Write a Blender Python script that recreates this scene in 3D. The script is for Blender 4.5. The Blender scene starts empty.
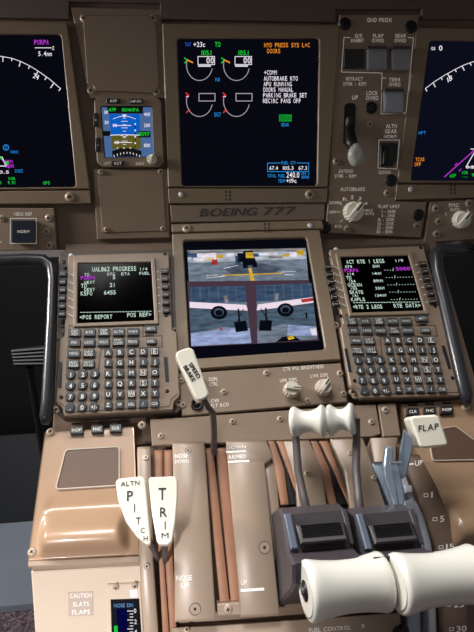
import bpy, math, random
import numpy as np
from mathutils import Vector, Matrix
random.seed(7)
C = bpy.context.scene.collection
F = 520.0; CX, CY = 237.0, 316.0; TH = math.radians(22)
# ------------------------------------------------------------------ camera
Xc = Vector((.994, .044, -.099)).normalized()
Zc = Vector((0, math.cos(TH), math.sin(TH))); Zc = (Zc - Xc * Zc.dot(Xc)).normalized()
Yc = Zc.cross(Xc)
R = Matrix((Xc, Yc, Zc))
CAM = Vector((0, 0, 1.22))
cd = bpy.data.cameras.new('camera'); cam = bpy.data.objects.new('camera', cd); C.objects.link(cam)
cam.matrix_world = Matrix.Translation(CAM) @ R.to_4x4()
cd.sensor_fit = 'VERTICAL'; cd.sensor_height = 32; cd.lens = F * 32 / 632; cd.clip_start = .01
bpy.context.scene.camera = cam

def ray(px, py): return R @ Vector(((px - CX) / F, (CY - py) / F, -1.0))
def D(px, py, Z): return CAM + ray(px, py) * Z
class Plane:
    def __init__(s, p, tilt, yaw=0):          # tilt from vertical (deg), yaw about world z
        t = math.radians(tilt)
        s.p = p; s.n = Vector((0, -math.cos(t), math.sin(t)))
        s.n.rotate(Matrix.Rotation(math.radians(yaw), 3, 'Z')); s.n.normalize()
    def P(s, px, py, h=0):
        r = ray(px, py); q = s.p + s.n * h
        return CAM + r * ((q - CAM).dot(s.n) / r.dot(s.n))
    def N(s, px, py): return s.n
class Cyl:
    def __init__(s, a, tilt, L, sag):         # a: top start point, chord tilt from vertical
        t = math.radians(tilt)
        d = Vector((0, -math.sin(t), -math.cos(t))); n = Vector((0, -math.cos(t), math.sin(t)))
        s.r = (L * L / 4 + sag * sag) / (2 * sag)
        s.c = a + d * (L / 2) - n * (s.r - sag)
    def P(s, px, py, h=0):
        r = ray(px, py); R2 = s.r + h
        oy, oz = CAM.y - s.c.y, CAM.z - s.c.z
        A = r.y ** 2 + r.z ** 2; B = oy * r.y + oz * r.z; K = oy * oy + oz * oz - R2 * R2
        dd = max(B * B - A * K, 0)
        return CAM + r * ((-B - math.sqrt(dd)) / A)
    def N(s, px, py):
        p = s.P(px, py); v = Vector((0, p.y - s.c.y, p.z - s.c.z)); return v.normalized()
U = Plane(D(249, 186, .679), 12.2)
hinge = U.P(249, 222)
L = Plane(hinge, 47)
CN = Plane(L.P(200, 433), 58)
Q = Cyl(L.P(215, 441), 49, .179, .020)
XV = Vector((1, 0, 0))

# ------------------------------------------------------------------ materials
def mat(name, col, rough=.5, metal=0, emit=0, spec=.5, noise=0, bump=0, nscale=60, trans=0, coat=0, alpha=1, vor=None):
    m = bpy.data.materials.new(name); m.use_nodes = True; nt = m.node_tree; b = nt.nodes['Principled BSDF']
    c = tuple((x / 255.) ** 2.2 for x in col) + (1,)
    b.inputs['Base Color'].default_value = c; b.inputs['Roughness'].default_value = rough
    b.inputs['Metallic'].default_value = metal; b.inputs['Specular IOR Level'].default_value = spec
    b.inputs['Transmission Weight'].default_value = trans; b.inputs['Coat Weight'].default_value = coat
    b.inputs['Alpha'].default_value = alpha
    if emit:
        b.inputs['Base Color'].default_value = (0, 0, 0, 1)
        b.inputs['Emission Color'].default_value = c; b.inputs['Emission Strength'].default_value = emit
        b.inputs['Specular IOR Level'].default_value = 0
    if noise or bump:
        tc = nt.nodes.new('ShaderNodeTexCoord'); n = nt.nodes.new('ShaderNodeTexNoise')
        n.inputs['Scale'].default_value = nscale; n.inputs['Detail'].default_value = 6
        nt.links.new(tc.outputs['Object'], n.inputs['Vector'])
        if noise:
            r = nt.nodes.new('ShaderNodeMapRange'); r.inputs[3].default_value = 1 - noise; r.inputs[4].default_value = 1 + noise
            nt.links.new(n.outputs['Fac'], r.inputs[0])
            v = nt.nodes.new('ShaderNodeVectorMath'); v.operation = 'SCALE'; v.inputs[0].default_value = c[:3]
            nt.links.new(r.outputs[0], v.inputs['Scale']); nt.links.new(v.outputs[0], b.inputs['Base Color'])
        if bump:
            n2 = nt.nodes.new('ShaderNodeTexNoise'); n2.inputs['Scale'].default_value = 1400
            nt.links.new(tc.outputs['Object'], n2.inputs['Vector'])
            bp = nt.nodes.new('ShaderNodeBump'); bp.inputs['Strength'].default_value = bump; bp.inputs['Distance'].default_value = .0003
            nt.links.new(n2.outputs['Fac'], bp.inputs['Height']); nt.links.new(bp.outputs[0], b.inputs['Normal'])
    return m
BROWN = mat('brown_paint', (142, 124, 107), .42, noise=.07, bump=.25)
TAN = mat('tan_paint', (155, 137, 120), .36, noise=.06, bump=.2)
BEZEL = mat('bezel_brown', (138, 121, 101), .4, noise=.05, bump=.15)
DBROWN = mat('dark_brown_paint', (118, 99, 84), .45, noise=.08, bump=.25)
INSET = mat('inset_dark_brown', (88, 68, 56), .5, noise=.1, nscale=25)
GLOSS = mat('glossy_tan_moulding', (156, 128, 103), .33, noise=.04, coat=.4)
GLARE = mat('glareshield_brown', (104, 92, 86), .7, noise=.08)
SEAL = mat('tan_leather_seal', (150, 107, 82), .55, noise=.16, bump=.4, nscale=90)
BLACK = mat('black_paint', (18, 18, 20), .45)
VOID = mat('dark_recess', (9, 9, 11), .7)
GLASS = mat('display_glass', (4, 5, 9), .12, spec=.04)
GLASSC = mat('keyboard_screen_glass', (4, 4, 5), .12, spec=.04)
FRAME = mat('frame_shadow_brown', (72, 62, 54), .45)  # frame darkened for the shadow gap round the keyboards; also groove lines
GLASSB = mat('display_glass_blue', (6, 8, 20), .22, spec=.12)
for g_, c_ in ((GLASS, (.0018, .0021, .0050)), (GLASSB, (.0022, .0027, .0092))):
    b_ = g_.node_tree.nodes['Principled BSDF']; b_.inputs['Emission Color'].default_value = c_ + (1,); b_.inputs['Emission Strength'].default_value = 1   # faint backlight of the display
KEY = mat('key_grey', (66, 70, 74), .45)
KEYD = mat('key_dark', (38, 39, 42), .4)
IVORY = mat('ivory_plastic', (238, 233, 216), .3, coat=.3, noise=.02)
WHITE = mat('white_grip', (224, 223, 213), .28, coat=.35, noise=.015)
KNOB = mat('cream_knob', (206, 200, 184), .4, noise=.03)
GREYL = mat('charcoal_metal', (66, 62, 66), .42, noise=.12, bump=.3)
STALK = mat('grey_lever_metal', (88, 82, 82), .42, metal=.0, noise=.08)
STEEL = mat('blue_grey_steel', (150, 166, 184), .3, metal=.55, noise=.1)
STEELL = mat('bright_steel', (196, 202, 214), .3, metal=.4, noise=.1)
SCREW = mat('screw_brown', (176, 158, 140), .35, metal=.1)
SCRD = mat('screw_black', (26, 26, 28), .4)
LEG = mat('white_legend', (222, 218, 208), .6)
LEG.node_tree.nodes['Principled BSDF'].inputs['Emission Color'].default_value = (.8, .74, .66, 1); LEG.node_tree.nodes['Principled BSDF'].inputs['Emission Strength'].default_value = .22
LEGD = mat('dim_legend', (176, 166, 152), .6)
INK = mat('black_ink', (30, 30, 32), .6)
PLATE = mat('name_plate', (140, 124, 110), .38, noise=.05)
LETTER = mat('name_letter', (84, 77, 72), .4)
RUBBER = mat('dark_grey_rubber', (44, 45, 50), .33, noise=.1, coat=.2)
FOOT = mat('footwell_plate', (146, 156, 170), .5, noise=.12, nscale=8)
FOOTD = mat('footwell_shade_grey', (34, 38, 44), .6, noise=.3, nscale=7)  # shade on the footwell slope painted in as dark grey
LEGK = mat('grey_legend', (225, 225, 220), .6)
TRIMW = mat('trim_lever_white', (222, 219, 206), .35, noise=.02)
TREAD = mat('tread_grey', (104, 105, 110), .5)
WELL = mat('footwell_shade_black', (14, 15, 18), .7, noise=.3, nscale=9)  # shade of the well put into the colour; also on pedal plate and arm
LEGW = mat('white_paint', (252, 250, 246), .5)
KNOBW = mat('bright_cream_knob', (240, 236, 222), .35, noise=.03)
CLEAR = mat('clear_guard', (215, 220, 230), .12, trans=.75, spec=.6)
FROST = mat('frosted_knob', (196, 196, 190), .3, trans=.35, noise=.12)
PALE = mat('pale_placard', (250, 246, 240), .5, noise=.03)
SENS = mat('white_sensor', (225, 228, 235), .35)
def em(n, c, e=1): return mat(n, c, emit=e)
em0 = em
E_W = em('glow_white', (240, 232, 242)); E_G = em('glow_green', (30, 205, 60)); E_M = em('glow_magenta', (190, 60, 215))
E_O = em('glow_amber', (240, 140, 40)); E_C = em('glow_cyan', (40, 135, 215)); E_R = em('glow_red', (215, 60, 50))
E_P = em('glow_pale', (170, 160, 172)); E_GB = em('glow_green_box', (20, 150, 50)); E_MC = em('glow_mint', (200, 225, 210))
E_B = em('glow_blue', (50, 90, 200))
def carpet():
    m = bpy.data.materials.new('speckled_carpet'); m.use_nodes = True; nt = m.node_tree; b = nt.nodes['Principled BSDF']
    tc = nt.nodes.new('ShaderNodeTexCoord'); v = nt.nodes.new('ShaderNodeTexVoronoi'); v.inputs['Scale'].default_value = 190
    nt.links.new(tc.outputs['Object'], v.inputs['Vector'])
    r = nt.nodes.new('ShaderNodeValToRGB'); e = r.color_ramp.elements
    e[0].color = (.055, .04, .065, 1); e[1].color = (.32, .25, .27, 1); e[1].position = .9
    x = e.new(.5); x.color = (.16, .11, .14, 1)
    sp = nt.nodes.new('ShaderNodeSeparateColor'); nt.links.new(v.outputs['Color'], sp.inputs[0])
    nt.links.new(sp.outputs[0], r.inputs[0]); nt.links.new(r.outputs[0], b.inputs['Base Color'])
    b.inputs['Roughness'].default_value = .95
    return m
CARPET = carpet()

# ------------------------------------------------------------------ glyphs
GL = {}
def make_glyphs():
    chars = "ABCDEFGHIJKLMNOPQRSTUVWXYZ0123456789abcdefghijklmnopqrstuvwxyz+-/.<>%*:="
    obs = []
    for ch in chars:
        cu = bpy.data.curves.new('g', 'FONT'); cu.body = ch; cu.size = 1; cu.resolution_u = 3; cu.offset = 0 if ch in 'MWN' else .010
        o = bpy.data.objects.new('g', cu); C.objects.link(o); obs.append((ch, o, cu))
    bpy.context.view_layer.update(); dg = bpy.context.evaluated_depsgraph_get()
    for ch, o, cu in obs:
        e = o.evaluated_get(dg); me = e.to_mesh()
        GL[ch] = ([(v.co.x, v.co.y) for v in me.vertices], [tuple(p.vertices) for p in me.polygons]); e.to_mesh_clear()
    for ch, o, cu in obs: bpy.data.objects.remove(o); bpy.data.curves.remove(cu)
    H = max(y for x, y in GL['H'][0])
    for ch in chars:
        vs, fs = GL[ch]; x0 = min(x for x, y in vs); w = (max(x for x, y in vs) - x0) / H
        GL[ch] = ([((x - x0) / H, y / H) for x, y in vs], fs, max(w, .12))
make_glyphs()

# ------------------------------------------------------------------ mesh builder
def rounded(pts, r, k=4):
    out = []; n = len(pts)
    for i in range(n):
        p = pts[i]; a = pts[i - 1] - p; b = pts[(i + 1) % n] - p
        ra = min(r, a.length * .48); rb = min(r, b.length * .48)
        A = p + a.normalized() * ra; B = p + b.normalized() * rb
        for j in range(k + 1):
            t = j / k; out.append(A * (1 - t) ** 2 + p * (2 * t * (1 - t)) + B * t * t)
    return out
def area_normal(pts):
    n = Vector(); c = pts[0]
    for i in range(1, len(pts) - 1): n += (pts[i] - c).cross(pts[i + 1] - c)
    return n.normalized()
def inset(pts, n, d):
    s = 1 if area_normal(pts).dot(n) > 0 else -1
    out = []; k = len(pts)
    for i in range(k):
        a = pts[i] - pts[i - 1]; b = pts[(i + 1) % k] - pts[i]
        if a.length < 1e-7: a = b
        if b.length < 1e-7: b = a
        na = n.cross(a.normalized()) * s; nb = n.cross(b.normalized()) * s
        m = na + nb
        if m.length < 1e-6: m = na
        m = m / max(m.length_squared / 2, .5) 
        out.append(pts[i] + m * d)
    return out
class MB:
    def __init__(s): s.v = []; s.f = []; s.m = []; s.mats = []; s.sm = []
    def mi(s, m):
        if m not in s.mats: s.mats.append(m)
        return s.mats.index(m)
    def add(s, vs, fs, m, smooth=False):
        o = len(s.v); s.v += [Vector(v) for v in vs]; i = s.mi(m)
        for f in fs: s.f.append(tuple(a + o for a in f)); s.m.append(i); s.sm.append(smooth)
    def prism(s, top, n, depth, m, bev=.0006, sidemat=None):
        k = len(top); ins = inset(top, n, bev) if bev else top
        a = ins; b = [p - n * bev for p in top]; c = [p - n * depth for p in top]
        vs = a + b + c; fs = [tuple(range(k))]
        for i in range(k):
            j = (i + 1) % k
            fs += [(i, j, k + j, k + i), (k + i, k + j, 2 * k + j, 2 * k + i)]
        fs.append(tuple(range(3 * k - 1, 2 * k - 1, -1)))
        s.add(vs, fs, m)
    def ring(s, outer, inner, n, depth, rec, m, bev=.0008, im=None):
        k = len(outer)
        o1 = inset(outer, n, bev); o2 = [p - n * bev for p in outer]; o3 = [p - n * depth for p in outer]
        i0 = [p for p in inset(inner, n, -bev)]; i1 = [p - n * bev for p in inner]; i2 = [p - n * rec for p in inner]
        L_ = [o3, o2, o1, i0, i1, i2]; vs = sum(L_, [])
        for r in range(5):
            fs = []
            for i in range(k):
                j = (i + 1) % k; fs.append((r * k + i, r * k + j, (r + 1) * k + j, (r + 1) * k + i))
            if r == 0: s.add(vs, fs, m); o = len(s.v) - len(vs)
            else:
                mi = s.mi(im if (im and r >= 3) else m)
                for f in fs: s.f.append(tuple(a + o for a in f)); s.m.append(mi); s.sm.append(False)
    def lathe(s, base, axis, prof, m, seg=20, smooth=True, cap=True, ellip=1, ref=None):
        ax = axis.normalized(); e1 = (ref or (Vector((0, 0, 1)) if abs(ax.z) < .9 else XV)); e1 = (e1 - ax * e1.dot(ax)).normalized(); e2 = ax.cross(e1)
        vs = []
        for r, z in prof:
            for i in range(seg):
                a = 2 * math.pi * i / seg; vs.append(base + ax * z + e1 * (r * math.cos(a)) + e2 * (r * ellip * math.sin(a)))
        fs = []
        for q in range(len(prof) - 1):
            for i in range(seg):
                j = (i + 1) % seg; fs.append((q * seg + i, q * seg + j, (q + 1) * seg + j, (q + 1) * seg + i))
        s.add(vs, fs, m, smooth)
        if cap:
            n = len(vs); o = len(s.v) - n
            for f in (tuple(range(seg)), tuple(range(n - seg, n))):
                s.f.append(tuple(a + o for a in f)); s.m.append(s.mi(m)); s.sm.append(False)
    def tube(s, pts, rad, m, seg=12, flat=1.0, ref=XV, smooth=True):
        k = len(pts); vs = []
        for i, p in enumerate(pts):
            d = (pts[min(i + 1, k - 1)] - pts[max(i - 1, 0)]).normalized()
            e1 = (ref - d * ref.dot(d)).normalized(); e2 = d.cross(e1)
            r = rad[i] if isinstance(rad, (list, tuple)) else rad
            for j in range(seg):
                a = 2 * math.pi * j / seg; vs.append(p + e1 * (r * flat * math.cos(a)) + e2 * (r * math.sin(a)))
        fs = [tuple(range(seg)), tuple(range((k - 1) * seg, k * seg))]
        for i in range(k - 1):
            for j in range(seg):
                q = (j + 1) % seg; fs.append((i * seg + j, i * seg + q, (i + 1) * seg + q, (i + 1) * seg + j))
        s.add(vs, fs, m, smooth)
    def ext(s, pts, x0, x1, m, bev=.001, mside=None):        # side profile (world y,z) extruded along world x
        t = [Vector((x1, p[0], p[1])) for p in pts]; k = len(t)
        ti = inset(t, XV, bev); b = [Vector((x0, p.y, p.z)) for p in ti]
        vs = [Vector((x1, p.y, p.z)) for p in ti] + [p - XV * bev for p in t] + [Vector((x0 + bev, p.y, p.z)) for p in t] + b
        fs = [tuple(range(k)), tuple(range(3 * k, 4 * k))]
        for r in range(3):
            for i in range(k):
                j = (i + 1) % k; fs.append((r * k + i, r * k + j, (r + 1) * k + j, (r + 1) * k + i))
        s.add(vs, fs, m)
    # pixel-referenced marks on a real surface
    def poly(s, sf, pts, m, h): s.add([sf.P(x, y, h) for x, y in pts], [tuple(range(len(pts)))], m)
    def line(s, sf, pts, w, m, h, closed=False):
        pts = [Vector(p) for p in pts]
        if closed: pts = pts + [pts[0]]
        for a, b in zip(pts[:-1], pts[1:]):
            d = (b - a)
            if d.length < 1e-6: continue
            d = d.normalized() * (w / 2); n = Vector((-d.y, d.x)); e = d * .6
            s.poly(sf, [tuple(a + n - e), tuple(b + n + e), tuple(b - n + e), tuple(a - n - e)], m, h)
    def disc(s, sf, c, rx, ry, m, h, seg=16): s.poly(sf, [(c[0] + rx * math.cos(i * 2 * math.pi / seg), c[1] + ry * math.sin(i * 2 * math.pi / seg)) for i in range(seg)], m, h)
    def text(s, t, sf, p0, p1, hp, m, h, mono=False, lean=0, up=None, bold=0):
        p0 = Vector(p0); p1 = Vector(p1); ax = p1 - p0; n = len(t)
        upv = Vector(up) if up else Vector((lean * hp, -hp))
        if not mono:
            adv = [(GL[c][2] if c in GL else .45) + .16 for c in t]; tot = sum(adv) - .16; x = 0
        for i, c in enumerate(t):
            if c in GL:
                vs, fs, w = GL[c]
                if mono:
                    sc = .84 / max(w, .62); off = (i + .5 - w * sc / 2) / n; k = sc / n
                    if w < .4: sc = 1.0 ; k = sc / n; off = (i + .5 - w * sc / 2) / n
                else: off = x / tot; k = 1 / tot
                out = []
                for gx, gy in vs:
                    p = p0 + ax * (off + gx * k) + upv * gy; out.append(sf.P(p.x, p.y, h))
                s.add(out, fs, m)
            if not mono: x += adv[i]
    def obj(s, name, parent=None, autosmooth=False):
        me = bpy.data.meshes.new(name); 
        org = parent_loc(parent)
        me.from_pydata([tuple(v - org) for v in s.v], [], s.f)
        for m in s.mats: me.materials.append(m)
        me.polygons.foreach_set('material_index', s.m); me.polygons.foreach_set('use_smooth', s.sm)
        me.update()
        import bmesh
        o = bpy.data.objects.new(name, me); C.objects.link(o)
        if parent: o.parent = parent
        return o
LOC = {}
def parent_loc(p):
    v = Vector()
    while p is not None: v += p.location; p = p.parent
    return v
def tag(o, label=None, cat=None, group=None, kind=None):
    if label: o['label'] = label
    if cat: o['category'] = cat
    if group: o['group'] = group
    if kind: o['kind'] = kind
    return o
def thing(name, label, cat, loc, group=None):
    o = bpy.data.objects.new(name, None); C.objects.link(o); o.location = loc; o.empty_display_size = .02
    return tag(o, label, cat, group)
def plate(mb, sf, pts, h, depth, m, bev=.0008, r=0):
    p3 = [sf.P(x, y, h) for x, y in pts]
    if r: p3 = rounded(p3, r)
    mb.prism(p3, sf.N(*pts[0]), depth, m, bev); return mb
def rect(cx, cy, w, h, sk=0, sl=0):            # sk: px shift right per px down ; sl: row slope
    out = []
    for dx, dy in ((-1, -1), (1, -1), (1, 1), (-1, 1)):
        x = dx * w / 2; y = dy * h / 2; out.append((cx + x + sk * y, cy + y + sl * x))
    return out
PX = lambda sf, x, y: (sf.P(x + 1, y) - sf.P(x, y)).length
def screw(parent, sf, x, y, rp=3.3, h=0, m=SCREW, deep=False, name='screw'):
    mb = MB(); b = sf.P(x, y, h); n = sf.N(x, y); r = rp * PX(sf, x, y)
    mb.lathe(b - n * .0005, n, [(r * 1.15, 0), (r * 1.15, .0006), (r * .98, .0007), (r * .92, .0018), (r * .7, .0022)], m, 16)
    e1 = (XV - n * XV.dot(n)).normalized(); e2 = n.cross(e1); a = random.random() * 3
    for q in (0, math.pi / 2):
        u = e1 * math.cos(a + q) + e2 * math.sin(a + q); w = n.cross(u); c = b + n * .0019
        mb.add([c + u * r * .5 + w * r * .13, c - u * r * .5 + w * r * .13, c - u * r * .5 - w * r * .13, c + u * r * .5 - w * r * .13], [(0, 1, 2, 3)], VOID)
    return mb.obj(name, parent)
def dknob(parent, sf, x, y, rp, hh, m=KNOB, ang=40, flut=14, name='knob', ptr=INK):
    mb = MB(); b = sf.P(x, y, 0); n = sf.N(x, y); r = rp * PX(sf, x, y)
    e1 = (XV - n * XV.dot(n)).normalized(); e2 = n.cross(e1)
    seg = flut * 4; vs = []
    prof = [(1.05, 0, 0), (1.05, .12, 0), (.96, .15, .06), (.9, .85, .06), (.8, 1, .03)]
    for pr, z, fl in prof:
        for i in range(seg):
            t = 2 * math.pi * i / seg; rr = r * (pr - fl * (1 if math.cos(t * flut) > 0 else 0))
            vs.append(b + n * (z * hh) + e1 * rr * math.cos(t) + e2 * rr * math.sin(t))
    fs = []
    for q in range(len(prof) - 1):
        for i in range(seg):
            j = (i + 1) % seg; fs.append((q * seg + i, q * seg + j, (q + 1) * seg + j, (q + 1) * seg + i))
    fs.append(tuple(range((len(prof) - 1) * seg, len(prof) * seg)))
    mb.add(vs, fs, m)
    a = math.radians(ang); u = e1 * math.cos(a) + e2 * math.sin(a); w = n.cross(u)
    c = b + n * (hh * 1.0)
    bar = [c + u * r * .95 + w * r * .24, c - u * r * .8 + w * r * .24, c - u * r * .8 - w * r * .24, c + u * r * .95 - w * r * .24]
    mb.prism([p + n * hh * .28 for p in bar], n, hh * .3, m, .0005)
    c2 = b + n * (hh * 1.29)
    mb.add([c2 + u * r * .9 + w * r * .07, c2 + u * r * .1 + w * r * .07, c2 + u * r * .1 - w * r * .07, c2 + u * r * .9 - w * r * .07], [(0, 1, 2, 3)], ptr)
    return mb.obj(name, parent)
def sensor(parent, sf, x, y, h=.002, rp=2.6):
    mb = MB(); n = sf.N(x, y); mb.lathe(sf.P(x, y, h), n, [(rp * PX(sf, x, y), 0), (rp * .9 * PX(sf, x, y), .0008), (rp * .3 * PX(sf, x, y), .0013)], SENS, 14)
    return mb.obj('light_sensor', parent)
def hinge_marks(mb, sf, x, y, h):
    for k in range(3):
        mb.poly(sf, rect(x - 1, y - 4 + k * 3.6, 1.3, 2.2), VOID, h); mb.poly(sf, rect(x + 3, y - 4 + k * 3.6, 1.3, 2.2), VOID, h)

# ================================================================== SETTING
def struct(o): o['kind'] = 'structure'; return o
n = U.n
mb = MB(); mb.prism([U.P(x, y, -.004) for x, y in ((-140, -70), (640, -70), (610, 250), (-60, 250))], n, .03, DBROWN, .001)
struct(mb.obj('wall_front'))
# glareshield running over the top of the main panel (just above the photo's upper edge)
a = U.P(249, -24, 0); mb = MB()
mb.ext([(a.y + .06, a.z + .012), (a.y + .06, a.z + .06), (a.y - .13, a.z + .05), (a.y - .145, a.z + .035), (a.y - .14, a.z + .018), (a.y - .03, a.z + .004)], -.95, 1.15, GLARE, .004)
struct(mb.obj('trim_1'))
# upper margin of main panel under the glareshield
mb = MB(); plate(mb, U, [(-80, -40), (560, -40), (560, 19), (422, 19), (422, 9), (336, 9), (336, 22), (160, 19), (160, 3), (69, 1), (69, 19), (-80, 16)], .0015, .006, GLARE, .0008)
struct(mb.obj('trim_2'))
# floor
mb = MB(); mb.add([(-2.2, -1.0, 0), (2.2, -1.0, 0), (2.2, 1.5, 0), (-2.2, 1.5, 0), (-2.2, -1, -.03), (2.2, -1, -.03), (2.2, 1.5, -.03), (-2.2, 1.5, -.03)],
       [(0, 1, 2, 3), (4, 5, 6, 7), (0, 1, 5, 4), (1, 2, 6, 5), (2, 3, 7, 6), (3, 0, 4, 7)], CARPET)
struct(mb.obj('floor'))
FL = Plane(Vector((0, 0, .02)), 90)
yA = FL.P(20, 606).y; yB = FL.P(20, 522).y
for side, (x0, x1) in enumerate(((-.95, -.185), (.34, 1.1))):
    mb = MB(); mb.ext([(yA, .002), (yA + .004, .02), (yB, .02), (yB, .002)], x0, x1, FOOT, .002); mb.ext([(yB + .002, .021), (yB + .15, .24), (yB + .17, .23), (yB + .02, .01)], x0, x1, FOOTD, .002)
    struct(mb.obj('trim_%d' % (3 + side)))
    # footwell back wall and roof: painted black for the shade the pedals stand in
    mb = MB(); yw = yB + .22
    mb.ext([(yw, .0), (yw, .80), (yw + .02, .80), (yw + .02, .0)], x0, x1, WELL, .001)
    struct(mb.obj('wall_footwell_%s' % ('left', 'right')[side]))

# pedestal body: closed prism under the sloped panels
xl = CN.P(45, 433).x + .004; xr = CN.P(498, 425).x
def yz(p): return (p.y, p.z)
low = CN.P(30, 566, -.02)
FP = Plane(CN.P(90, 562, -.004), 18)
def FPB(k):
    p = FP.P(90, 572, -.022); d = Vector((0, -math.sin(math.radians(18)), -math.cos(math.radians(18))))
    return yz(p if k == 0 else p + d * ((p.z - .004) / math.cos(math.radians(18))))
body = [yz(L.P(250, 226, -.016)), yz(L.P(250, 437, -.016)), yz(CN.P(100, 440, -.030)), yz(CN.P(60, 552, -.030)), FPB(0), FPB(1), (hinge.y + .05, .01), (hinge.y + .05, hinge.z - .03)]
mb = MB(); mb.ext(body, xl, xr, DBROWN, .001)
ped = mb.obj('pedestal_body'); tag(ped, 'brown painted centre pedestal body carrying the keyboards and levers', 'pedestal')

# ================================================================== DISPLAY UNITS
def rnd(sf, pts, h, r, k=4): return rounded([sf.P(x, y, h) for x, y in pts], r, k)
def display(label, sf, outer, inner, h=.004, rr=.005, glass=GLASS):
    t = thing('display_unit', label, 'display', sf.P(sum(p[0] for p in outer) / len(outer), max(p[1] for p in outer), 0))
    mb = MB(); mb.ring(rnd(sf, outer, h, .0015), rnd(sf, inner, h, rr), sf.n, h + .006, h + .0005, BEZEL, .0012, BEZEL)
    b = mb.obj('bezel', t)
    s = MB(); s.add(rnd(sf, inner, 0, rr), [tuple(range(5 * len(inner)))], glass)
    return t, b, s
# --- centre EICAS
t, b, s = display('large centre screen showing orange HYD PRESS SYS message and engine dials', U,
    [(162, 23), (340, 25), (328, 187), (168, 187)], [(177, 38), (319.5, 38), (317, 186), (182, 186)])
H = .0004
def dial(cx, top, red):
    arc = [(cx - 13 * math.cos(a), top + 4 + 15.5 * math.sin(a)) for a in [math.radians(x) for x in range(-14, 172, 9)]]
    s.line(U, arc, .7, E_P, H)
for cx in (199.5, 236.5):
    dial(cx, 61, 0); dial(cx, 97, 1)
    s.line(U, [(cx - 1.5, 56.5), (cx + 15, 56.5), (cx + 15, 64.5), (cx - 1.5, 64.5)], .7, E_W, H, True)
    s.line(U, [(cx - 1, 66), (cx + 11, 66)], 1.3, E_W, H)
    s.text('00', U, (cx + 7, 63.3), (cx + 14.3, 63.3), 6, E_W, H)
    s.text('105.1', U, (cx + 2, 55), (cx + 12, 55), 4.6, E_G, H)
    s.line(U, [(cx - 15, 58), (cx - 12, 60), (cx - 15, 63)], 1.0, E_G, H); s.line(U, [(cx - 12, 60), (cx - 7, 62.5)], 1.4, E_O, H)
    s.line(U, [(cx - .5, 93.5), (cx + 15.5, 93.5), (cx + 15.5, 101), (cx - .5, 101)], .8, E_P, H, True)
    s.line(U, [(cx - 13.5, 93), (cx - 11, 95), (cx - 13.5, 97)], 1.2, E_R, H); s.line(U, [(cx - 13, 96.5), (cx - 11, 96.5)], 1, E_W, H)
    s.line(U, [(cx - 13, 112.5), (cx - 10, 109.5)], 1.2, E_R, H)
s.text('TAT', U, (185, 46.5), (191, 46.5), 4, E_B, H); s.text('+23c', U, (193.5, 46.8), (205, 46.8), 4.8, E_W, H); s.text('TO', U, (215, 46.8), (220.5, 46.8), 4.8, E_G, H)
s.text('N1', U, (215.5, 81.5), (219.5, 81.5), 4, E_C, H); s.text('EGT', U, (214.5, 116.5), (221, 116.5), 4, E_C, H)
for tx, x0, x1, y, m in (('HYD PRESS SYS L+C', 264, 310, 47.2, E_O), ('DOORS', 267, 280.5, 53.2, E_O), ('+COMM', 264, 277, 74.6, E_W), ('AUTOBRAKE RTO', 263.6, 298, 80.6, E_W),
    ('APU RUNNING', 263.4, 292, 86.2, E_W), ('DOORS MANUAL', 263.2, 293.4, 91.8, E_W), ('PARKING BRAKE SET', 263, 307, 97.4, E_W), ('RECIRC FANS OFF', 262.8, 301, 103, E_W)):
    s.text(tx, U, (x0, y), (x1, y), 4.3, m, H, mono=True)
s.poly(U, rect(285.4, 118, 12.6, 7), E_GB, H); s.text('DOWN', U, (280, 120.6), (291, 120.6), 5, INK, H * 2, mono=True); s.text('GEAR', U, (281, 126.4), (289, 126.4), 3.4, E_C, H, mono=True)
s.line(U, [(280, 163), (267.5, 163), (267.5, 171.6), (308.5, 171.6), (308.5, 163), (297, 163)], .7, E_C, H)
s.text('FUEL QTY', U, (281, 164.4), (296, 164.4), 3.2, E_C, H, mono=True)
for tx, x0, x1 in (('67.4', 269.5, 278), ('105.3', 283, 293.5), ('67.3', 298.5, 307)): s.text(tx, U, (x0, 169.8), (x1, 169.8), 3.6, E_W, H)
s.text('TOTAL FUEL', U, (267.3, 177.4), (285.4, 177.4), 3.2, E_C, H, mono=True); s.text('240.0', U, (286.5, 177.6), (299.3, 177.6), 5.4, E_W, H)
s.text('LBS x', U, (301, 174.6), (309.5, 174.6), 2.8, E_C, H); s.text('1000', U, (301.5, 178.6), (309, 178.6), 3, E_C, H)
s.text('TEMP', U, (278, 182.6), (285.4, 182.6), 3.2, E_C, H, mono=True); s.text('+19c', U, (286.2, 182.8), (296.5, 182.8), 4, E_W, H)
s.obj('screen', t)
mb = MB(); plate(mb, U, [(168, 188.5), (328, 188.5), (327, 202.5), (169, 203.5)], .0045, .008, BEZEL, .0008); hinge_marks(mb, U, 227, 196, .0048); mb.obj('mounting_strip', t)
sensor(t, U, 181, 194.5, .0048); screw(t, U, 310, 194.5, 4.2, .0048, name='latch_screw')

# --- left navigation display
t, b, s = display('left screen with white compass arc and magenta PORPA text', U,
    [(-70, 20), (67, 22), (90, 189), (-50, 190)], [(-60, 34), (61, 34), (76, 187), (-42, 188)])
arc = [(-22, 58.5), (-12, 57), (0, 56.2), (12, 58.3), (22, 62), (32, 67.2), (41, 73), (50, 79.5), (58, 86.5), (60.5, 88.5)]
s.line(U, arc, .65, E_W, H)
for (x, y), l in (((3, 56.5), 5), ((12, 58.3), 2.4), ((20.5, 61.3), 5), ((29.5, 66), 2.6), ((38, 71.2), 5), ((46.5, 77), 2.6), ((54, 82.8), 5), ((60.5, 88.5), 2)):
    k = (x - 1) / 70.; s.line(U, [(x, y), (x - k * l * .9, y + l)], .9, E_W, H)
s.text('24', U, (32.5, 77.5), (38, 80), 5, E_W, H, up=(1.6, -4.6)); s.text('PORPA', U, (34, 44.6), (49, 44.6), 4.8, E_M, H, mono=True)
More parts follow.
